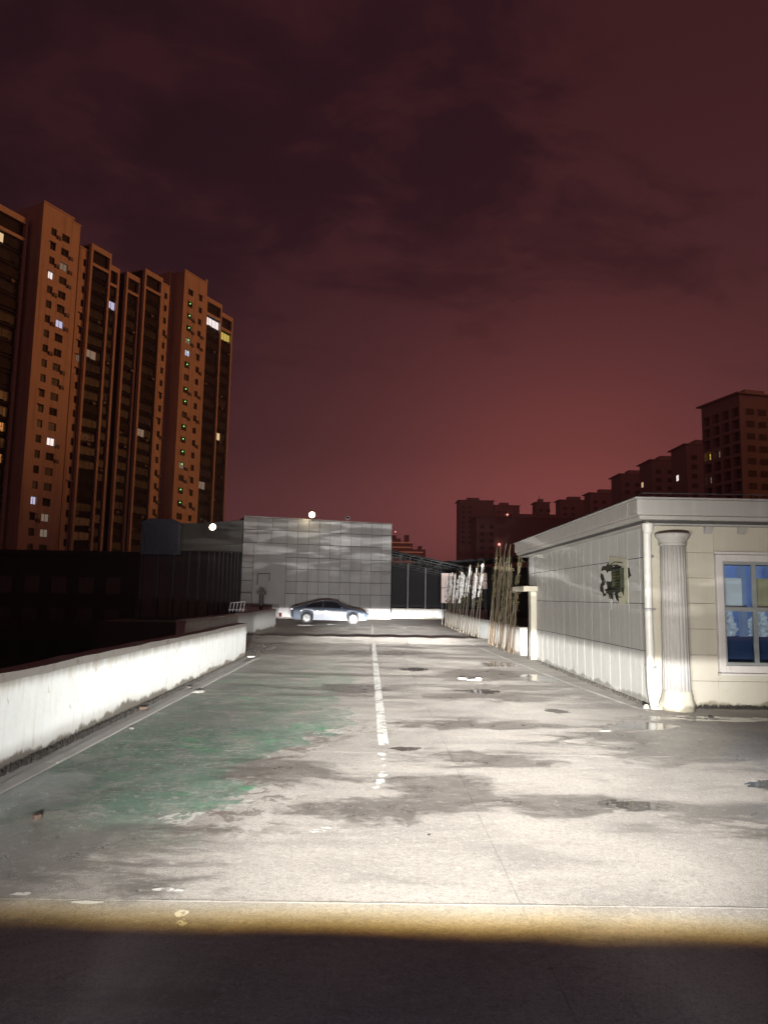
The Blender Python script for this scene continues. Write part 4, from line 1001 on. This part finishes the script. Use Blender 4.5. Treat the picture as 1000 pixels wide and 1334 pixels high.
# ------------------------------------------------------------------ left apartment towers
OA = Vector((-69.8, 139.0, 0)); FA = R(26)
TU = Vector((math.sin(FA), math.cos(FA), 0)); TN = Vector((math.cos(FA), -math.sin(FA), 0))
TM = Matrix(((TU.x, TN.x, 0, OA.x), (TU.y, TN.y, 0, OA.y), (0, 0, 1, 0), (0, 0, 0, 1)))   # local x along the facade, y outwards
def facade(bb, x0, x1, z0, z1, y, holes, dep=0.35):
    """wall plane at depth y with rectangular openings and reveals"""
    xs = sorted({x0, x1} | {h[0] for h in holes} | {h[1] for h in holes}); zs = sorted({z0, z1} | {h[2] for h in holes} | {h[3] for h in holes})
    hs = {(h[0], h[2]) for h in holes}
    for a, c_ in zip(xs, xs[1:]):
        for e, f in zip(zs, zs[1:]):
            if any(h[0] <= a+1e-6 and c_ <= h[1]+1e-6 and h[2] <= e+1e-6 and f <= h[3]+1e-6 for h in holes): continue
            bb.quad((a, y, e), (c_, y, e), (c_, y, f), (a, y, f))
    for a, c_, e, f in holes:
        for p_, q_ in (((a, e), (c_, e)), ((c_, e), (c_, f)), ((c_, f), (a, f)), ((a, f), (a, e))):
            bb.quad((p_[0], y, p_[1]), (q_[0], y, q_[1]), (q_[0], y-dep, q_[1]), (p_[0], y-dep, p_[1]))
_wm = {}
def win_mesh(wd, h, m):
    key = (round(wd, 2), round(h, 2), m)
    if key not in _wm:
        bb = MB(); fr = 0.07
        bb.box(-wd/2, -wd/2+fr, -0.06, 0.0, 0, h); bb.box(wd/2-fr, wd/2, -0.06, 0, 0, h); bb.box(-wd/2+fr, wd/2-fr, -0.06, 0, 0, fr); bb.box(-wd/2+fr, wd/2-fr, -0.06, 0, h-fr, h)
        bb.box(-0.04, 0.04, -0.055, 0.005, fr, h-fr); bb.cur = 1; bb.quad((-wd/2+fr, -0.04, fr), (wd/2-fr, -0.04, fr), (wd/2-fr, -0.04, h-fr), (-wd/2+fr, -0.04, h-fr))
        _wm[key] = bb.mesh('window', ['tower_frame', m])
    return _wm[key]
ZB = -15.0
FULL = ('lit_white', 'lit_yellow')
bb = MB(); bb.box(-0.42, 0.42, 0, 0.32, 0, 0.6); bb.box(-0.40, -0.36, 0, 0.30, -0.25, -0.001); bb.box(0.36, 0.40, 0, 0.30, -0.25, -0.001); ac_mesh = bb.mesh('air_conditioner', 'tower_frame')
bb = MB(); bb.prism([(0.001, 0.0), (0.55, -0.22), (0.55, -0.17), (0.001, 0.06)], 'x', -0.8, 0.8); hood_mesh = bb.mesh('window_hood', 'tower_trim')
def tower(name, label, mods, lits):
    th = thing(name, label, 'building'); th.matrix_world = TM
    def lit_at(x, z, wd=1.6, hh=1.8):
        for lx, lz, m in lits:
            if abs(lx-x) < wd and abs(lz-z) < hh: return m
        return None
    for md in mods:
        kind, x0, x1, off, ztop = md[:5]
        if kind in ('slab', 'plain'):
            cols, zf, fh = md[5] if len(md) > 5 else ([], 0, 3.15)
            holes = []; wins = []
            for cx, wd in cols:
                k = 0
                while True:
                    zc_ = zf-fh*k
                    if zc_ < 4: break
                    holes.append((cx-wd/2, cx+wd/2, zc_-0.8, zc_+0.8)); wins.append((cx, wd, zc_)); k += 1
            bb = MB(); facade(bb, x0, x1, ZB, ztop, off, holes)
            bb.quad((x0, off, ZB), (x0, off-14, ZB), (x0, off-14, ztop), (x0, off, ztop)); bb.quad((x1, off, ZB), (x1, off-14, ZB), (x1, off-14, ztop), (x1, off, ztop))
            bb.quad((x0, off, ztop-1.0), (x1, off, ztop-1.0), (x1, off-14, ztop-1.0), (x0, off-14, ztop-1.0)); bb.quad((x0, off-14, ZB), (x1, off-14, ZB), (x1, off-14, ztop), (x0, off-14, ztop))
            bb.build('wall', 'tower_paint', th)
            for cx, wd, zc_ in wins:
                m = lit_at(cx, zc_) or rnd.choice(['tower_glass']*5+['glass_dark', 'curtain_brown', 'curtain_pale'])
                o = link('window', win_mesh(wd, 1.6, m), th, (cx, off-0.24, zc_-0.8))
                if rnd.random() < 0.30:
                    link('air_conditioner', ac_mesh, th, (cx+wd/2+0.55, off+0.02, zc_-0.95))
                if rnd.random() < 0.18:
                    link('window_hood', hood_mesh, th, (cx, off, zc_+0.9))
                if md[-1] == 'green' and abs(cx-45.2) < 0.1 and rnd.random() < 0.8:
                    bb = MB(); bb.lathe([(0.05, -0.15), (0.17, -0.06), (0.17, 0.06), (0.05, 0.15)], 0, 0, 8); link('exit_light', bb.mesh('exit_light', 'green_dot'), o, (0.25, 0.08, 1.15))
            bb = MB(); bb.box(x0-0.1, x1+0.1, off-0.3, off+0.12, ztop+0.002, ztop+0.35); bb.build('coping', 'tower_trim', th)
        elif kind == 'bay':
            fh = md[5] if len(md) > 5 else 3.15
            pw = 0.55
            bb = MB(); bb.box(x0, x0+pw, off-0.8, off, ZB, ztop); bb.build('pier', 'tower_trim', th)
            bb = MB(); bb.box(x1-pw, x1, off-0.8, off, ZB, ztop); bb.build('pier', 'tower_trim', th)
            bb = MB(); bb.box(x0+pw, x1-pw, off-0.8, off-0.02, ztop-1.3, ztop-0.01); bb.build('header', 'tower_trim', th)
            bb = MB(); bb.box(x0+pw, x1-pw, off-0.8, off-0.05, ztop-5.0, ztop-4.3); bb.build('header', 'tower_trim', th)
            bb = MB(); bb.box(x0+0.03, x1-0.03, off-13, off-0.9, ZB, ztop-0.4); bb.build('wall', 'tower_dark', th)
            bb = MB(); bb.box(x0-0.05, x1+0.05, off-13, off-0.82, ztop-0.39, ztop-0.05); bb.build('roof', 'tower_trim', th)
            z = ztop-5.0; i = 0
            while z > 4:
                m = lit_at((x0+x1)/2, z-fh/2, 4, fh/2) or rnd.choice(['tower_glass', 'tower_glass', 'tower_glass', 'curtain_brown', 'glass_dark'])
                a, c_ = x0+pw+0.02, x1-pw-0.02
                me_key = ('g', round(c_-a, 2), fh, m)
                if me_key not in _wm:
                    bb = MB(); wd = c_-a; ng = max(2, int(wd/1.2))
                    bb.cur = 1
                    for q in range(ng):
                        bb.cur = 1 if (not m.startswith('lit') or m in FULL or q in (0, 1)) else 2
                        bb.box(-wd/2+wd*q/ng+0.06, -wd/2+wd*(q+1)/ng-0.06, -0.03, 0.0, 0.70 if m in FULL else rnd.uniform(0.8, 1.1), fh-0.5)
                    bb.cur = 0; bb.box(-wd/2, wd/2, -0.05, 0.02, 0.25, 0.60); bb.box(-wd/2, wd/2, -0.05, 0.03, fh-0.45, fh-0.30)
                    for q in range(ng+1): bb.box(-wd/2+wd*q/ng-0.05 if q else -wd/2, -wd/2+wd*q/ng+0.05 if q < ng else wd/2, -0.045, 0.01, 0.61, fh-0.46)
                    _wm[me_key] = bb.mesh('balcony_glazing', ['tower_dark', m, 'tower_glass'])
                link('balcony_glazing', _wm[me_key], th, ((a+c_)/2, off-0.45-0.25*rnd.random()*(i % 3 == 0), z-fh))
                if rnd.random() < 0.22:
                    bb = MB(); bb.box(-0.4, 0.4, 0, 0.28, 0, 0.55); bb.lathe([(0.2, 0.0), (0.2, 0.01)], 0, 0, 6); link('air_conditioner', bb.mesh('air_conditioner', 'tower_frame'), th, (rnd.uniform(a+0.5, c_-0.5), off-0.42, z-fh+0.02))
                z -= fh; i += 1
    return th
LA = [(2.9, 66.9, 'lit_white'), (5.9, 57.3, 'lit_blue'), (5.9, 32.2, 'lit_white'), (2.9, 19.6, 'lit_blue'), (5.9, 16.4, 'lit_dim'), (5.9, 13.3, 'lit_dim'), (5.9, 70.0, 'lit_dim'), (13.9, 53.2, 'lit_dim')]
tower('apartment_tower', 'tall orange lit apartment tower with two window columns, behind the long parapet',
      [('bay', -9.2, -0.9, -3.0, 77.8), ('slab', 0.0, 7.6, 0.0, 81.5, ([(2.9, 1.3), (5.9, 1.9)], 76.3, 3.15)), ('slab', 7.62, 9.7, -0.35, 81.0, ([], 0, 3)),
       ('slab', 12.2, 14.4, -3.0, 78.0, ([(13.75, 0.9)], 75.0, 3.15)), ('bay', 14.45, 20.3, -2.0, 79.9), ('bay', 20.5, 23.9, -3.0, 78.0), ('plain', 9.72, 12.18, -3.2, 77.0), ('plain', 23.92, 26.0, -5.0, 76.0)],
      LA+[(17.4, 53.8, 'lit_warm'), (22.2, 67.8, 'lit_blue'), (-5.0, 69.9, 'lit_warm')])
LB = [(45.2, 67.2, 'lit_dim'), (45.2, 63.9, 'lit_blue'), (45.2, 34.2, 'lit_dim'), (57.4, 77.3, 'lit_white'), (64.1, 76.0, 'lit_yellow'), (64.1, 46.0, 'lit_warm'), (57.4, 29.5, 'lit_dim'), (34.0, 40.0, 'lit_dim')]
tower('apartment_tower', 'apartment tower with green stairwell lights and a bright top floor bay',
      [('bay', 26.1, 30.7, -3.0, 78.5), ('bay', 30.9, 37.1, -2.0, 81.2), ('slab', 37.2, 40.7, -3.0, 80.4, ([(39.4, 1.0)], 77.6, 3.3)), ('plain', 40.72, 42.5, -3.3, 84.8),
       ('slab', 42.6, 51.1, 0.0, 85.4, ([(45.2, 1.9), (49.2, 1.3)], 80.4, 3.3), 'green'), ('plain', 51.12, 52.0, -0.3, 86.4), ('bay', 53.9, 60.8, -2.0, 83.4, 3.3), ('bay', 61.0, 67.2, -3.0, 82.0, 3.3), ('plain', 52.02, 53.88, -2.6, 82.6)], LB)
# dark low block that hides the towers' feet
lowb = thing('low_block', 'unlit low block with a flat roof at the foot of the towers', 'building', (-58, 96, -15))
bb = MB(); bb.box(-34, 26, 0, 16, 0, 21.5); bb.build('wall', 'shed_dark', lowb)
bb = MB(); bb.box(-34.3, 26.3, -0.4, 16.3, 21.502, 22.1); bb.build('roof_edge', 'shed_dark', lowb)
for i in range(16):
    for j in range(3):
        bb = MB(); bb.box(-32+i*3.6, -30+i*3.6, -0.06, -0.01, 8+j*4.2, 10.2+j*4.2); bb.build('window', 'lit_dim' if (i, j) in ((5, 1),) else 'glass_dark', lowb)
# ------------------------------------------------------------------ row of blocks on the right
def block(x, y, wd, dp, ztop, rz, label, detail, lits=(), nm='apartment_block', m='block_wall', grp=None):
    th = thing(nm, label, 'building', (x, y, 0), rz, grp)       # origin: near left corner; local x to the right, y away
    fh = 3.0; bb = MB()
    ncl = detail
    holes_l = []
    if ncl:
        seg = dp/ncl
        for i in range(ncl):
            k = 1
            while ztop-fh*k > 2.0:
                holes_l.append((i*seg+0.45, (i+1)*seg-0.45, ztop-fh*k-2.2, ztop-fh*k)); k += 1
        b2 = MB(); facade(b2, 0, dp, ZB, ztop, 0, holes_l, 1.1); bb.v = [(-q[1]*0-(-q[1]), q[0], q[2]) if False else (-q[1], q[0], q[2]) for q in b2.v]; bb.f = b2.f; bb.mi = b2.mi
        bb.box(1.12, wd, 0.05, dp-0.05, ZB, ztop-0.1); bb.quad((0, 0, ZB), (1.15, 0, ZB), (1.15, 0, ztop), (0, 0, ztop)); bb.quad((0, dp, ZB), (1.15, dp, ZB), (1.15, dp, ztop), (0, dp, ztop))
    else: bb.box(0, wd, 0, dp, ZB, ztop)
    bb.build('wall', m, th)
    bb = MB(); bb.box(-0.9, wd+0.6, -0.6, dp+0.9, ztop+0.01, ztop+0.35); bb.build('roof_edge', m, th)
    bb = MB(); bb.box(wd*0.25, wd*0.6, dp*0.2, dp*0.6, ztop+0.36, ztop+2.2); bb.build('lift_house', m, th)
    if ncl:
        for a, c_, e, f in holes_l:
            mm = 'block_dark'
            for (li, lz, lm) in lits:
                if abs((a+c_)/2-li) < 1.2 and e < lz < f: mm = lm
            if mm != 'block_dark' or True:
                bb = MB(); bb.box(1.02, 1.10, a+0.02, c_-0.02, e+0.02, f-0.02) if mm == 'block_dark' else bb.box(1.02, 1.10, a+0.5, c_-0.8, e+0.5, f-0.3)
                bb.build('window', mm, th)
            bb = MB()
            for zz in (0.55, 0.95): bb.box(0.02, 0.07, a, c_, e+zz, e+zz+0.06)
            bb.box(-0.05, 0.3, a, c_, e-0.12, e+0.05) if False else None
            bb.build('railing', m, th)
        for i in range(2):
            k = 1
            while ztop-fh*k > 3:
                bb = MB(); bb.box(2.2+i*3.4, 4.0+i*3.4, -0.04, 0.045, ztop-fh*k-1.9, ztop-fh*k-0.4); bb.build('window', 'block_dark', th); k += 1
    else:
        for (li, lz, lm) in lits:
            bb = MB(); bb.box(-0.06, -0.01, li-0.8, li+0.8, lz-0.9, lz+0.9); bb.build('window', lm, th)
        for k in range(1, 9):
            for q in range(2):
                bb = MB(); bb.box(1.5+q*4, 3.3+q*4, -0.05, -0.01, ztop-fh*k-1.8, ztop-fh*k-0.3); bb.build('window', 'block_dark', th)
    return th
block(85.9, 164, 16, 13.5, 51.3, R(13), 'apartment block with stacked balconies and two lit yellow windows, tallest right of the annex roof', 4, [(11.7, 37.5, 'lit_yellow'), (8.3, 37.5, 'lit_dim'), (11.7, 31.5, 'lit_dim')])
block(97.2, 219, 16, 11.5, 51.0, 0, 'dark block with a bright white lit window next to the balcony block', 0, [(7, 41.5, 'lit_white'), (7.5, 33, 'lit_dim')])
block(97.1, 247, 16, 11.5, 51.4, 0, 'dark block with a pale yellow lit window in the middle of the receding row', 0, [(9, 44.0, 'lit_warm')])
block(95.5, 274, 16, 11.5, 51.0, 0, 'unlit block between the yellow lit block and the low stepped roofs', 0)
block(97.8, 322, 20, 9, 50.6, 0, 'unlit wide low roofed block, first of the stepped roofs past the gap', 0)
block(91.3, 350, 18, 9, 51.0, 0, 'unlit flat roofed block, second of the stepped roofs past the gap', 0)
block(82.5, 364, 7, 9, 51.5, 0, 'narrow unlit block with a roof mast at the end of the stepped roofs', 0)
block(49.2, 420, 20.5, 14, 59.6, 0, 'far dark red tower with small lit dots standing alone', 0, nm='far_tower', m='far_wall')
block(71.0, 424, 15.0, 14, 57.5, 0, 'far reddish tower half hidden behind the lone dark tower', 0, nm='far_tower', m='far_wall')
block(42.5, 300, 62, 18, 36.0, 0, 'wide unlit low block in front of the lone dark tower', 0, nm='low_block', m='far_wall')
bb = MB(); bb.tube([(84.5, 366, 51.4), (84.5, 366, 55.0)], 0.15, 5); tag(bb.build('roof_mast', 'steel_dark'), 'thin mast on the roof of the narrow end block', 'mast')
for (x, y, z, m, lab) in [(59.5, 419.8, 22.0, 'white_dot', 'small white light low on the lone dark tower'), (52, 299.0, 24.5, 'red_dot', 'small pink light on the wide low block'), (78.6, 423.5, 52.0, 'red_dot', 'small red light high on the reddish far tower'), (66.5, 298.8, 19.0, 'white_dot', 'small white light above the brown bamboo stakes'), (16.2, 599, 56.5, 'red_dot', 'red light on the hazy palace like block beyond the canopy')]:
    bb = MB(); bb.lathe([(0.2, -0.5), (0.55, -0.2), (0.55, 0.2), (0.2, 0.5)], 0, 0, 8); bb.tube([(0, 0, 0), (0, 1.4, 0)], 0.1, 5); tag(bb.build('beacon_light', m, loc=(x, y, z)), lab, 'lamp')
far = thing('hazy_block', 'hazy far block with stepped towers and red lit floors beyond the canopy', 'building', (14, 600, -15))
for x0, x1, z in ((-14, 7, 66), (7.2, 17, 62), (10, 14, 69), (17.2, 28, 57), (22, 25, 60), (-12, 3, 68.5)):
    bb = MB(); bb.box(x0, x1, 0.1*abs(x0), 12, 0, z); bb.build('wall', 'far_wall', far)
for z in (46, 50, 54, 58, 62):
    bb = MB(); bb.box(-3, 26 if z < 55 else 16, -0.4, -0.2, z, z+0.9); bb.build('lit_floor', 'far_lit', far)
# unseen block added past the right edge to keep city glow off the deck
nb = block(46, -45, 14, 112, 15.0, 0, 'long unseen block added right of the annex to shade the deck', 0, nm='shade_block')

# ------------------------------------------------------------------ the city's red haze
hz = bpy.data.materials.new('haze_air'); hz.use_nodes = True; t = NT(hz.node_tree); t.n.clear()
pv = t.node('ShaderNodeVolumePrincipled'); pv.inputs['Color'].default_value = (0.9, 0.86, 0.86, 1); pv.inputs['Density'].default_value = 0.0007; pv.inputs['Anisotropy'].default_value = 0.85
om = t.node('ShaderNodeOutputMaterial'); t.l.new(pv.outputs[0], om.inputs['Volume']); MATS['haze_air'] = hz
bb = MB(); bb.box(-1502, 1502, -302, 3002, -16.5, 95); tag(bb.build('haze', 'haze_air'), 'thin reddish night haze over the city', 'haze', kind='stuff')

block(96, 92, 16, 71, 50.0, 0, 'tall unseen block added right of the balcony block to shade the lower towers', 0, nm='shade_block')  # unseen block added to shade the lower floors of the left towers
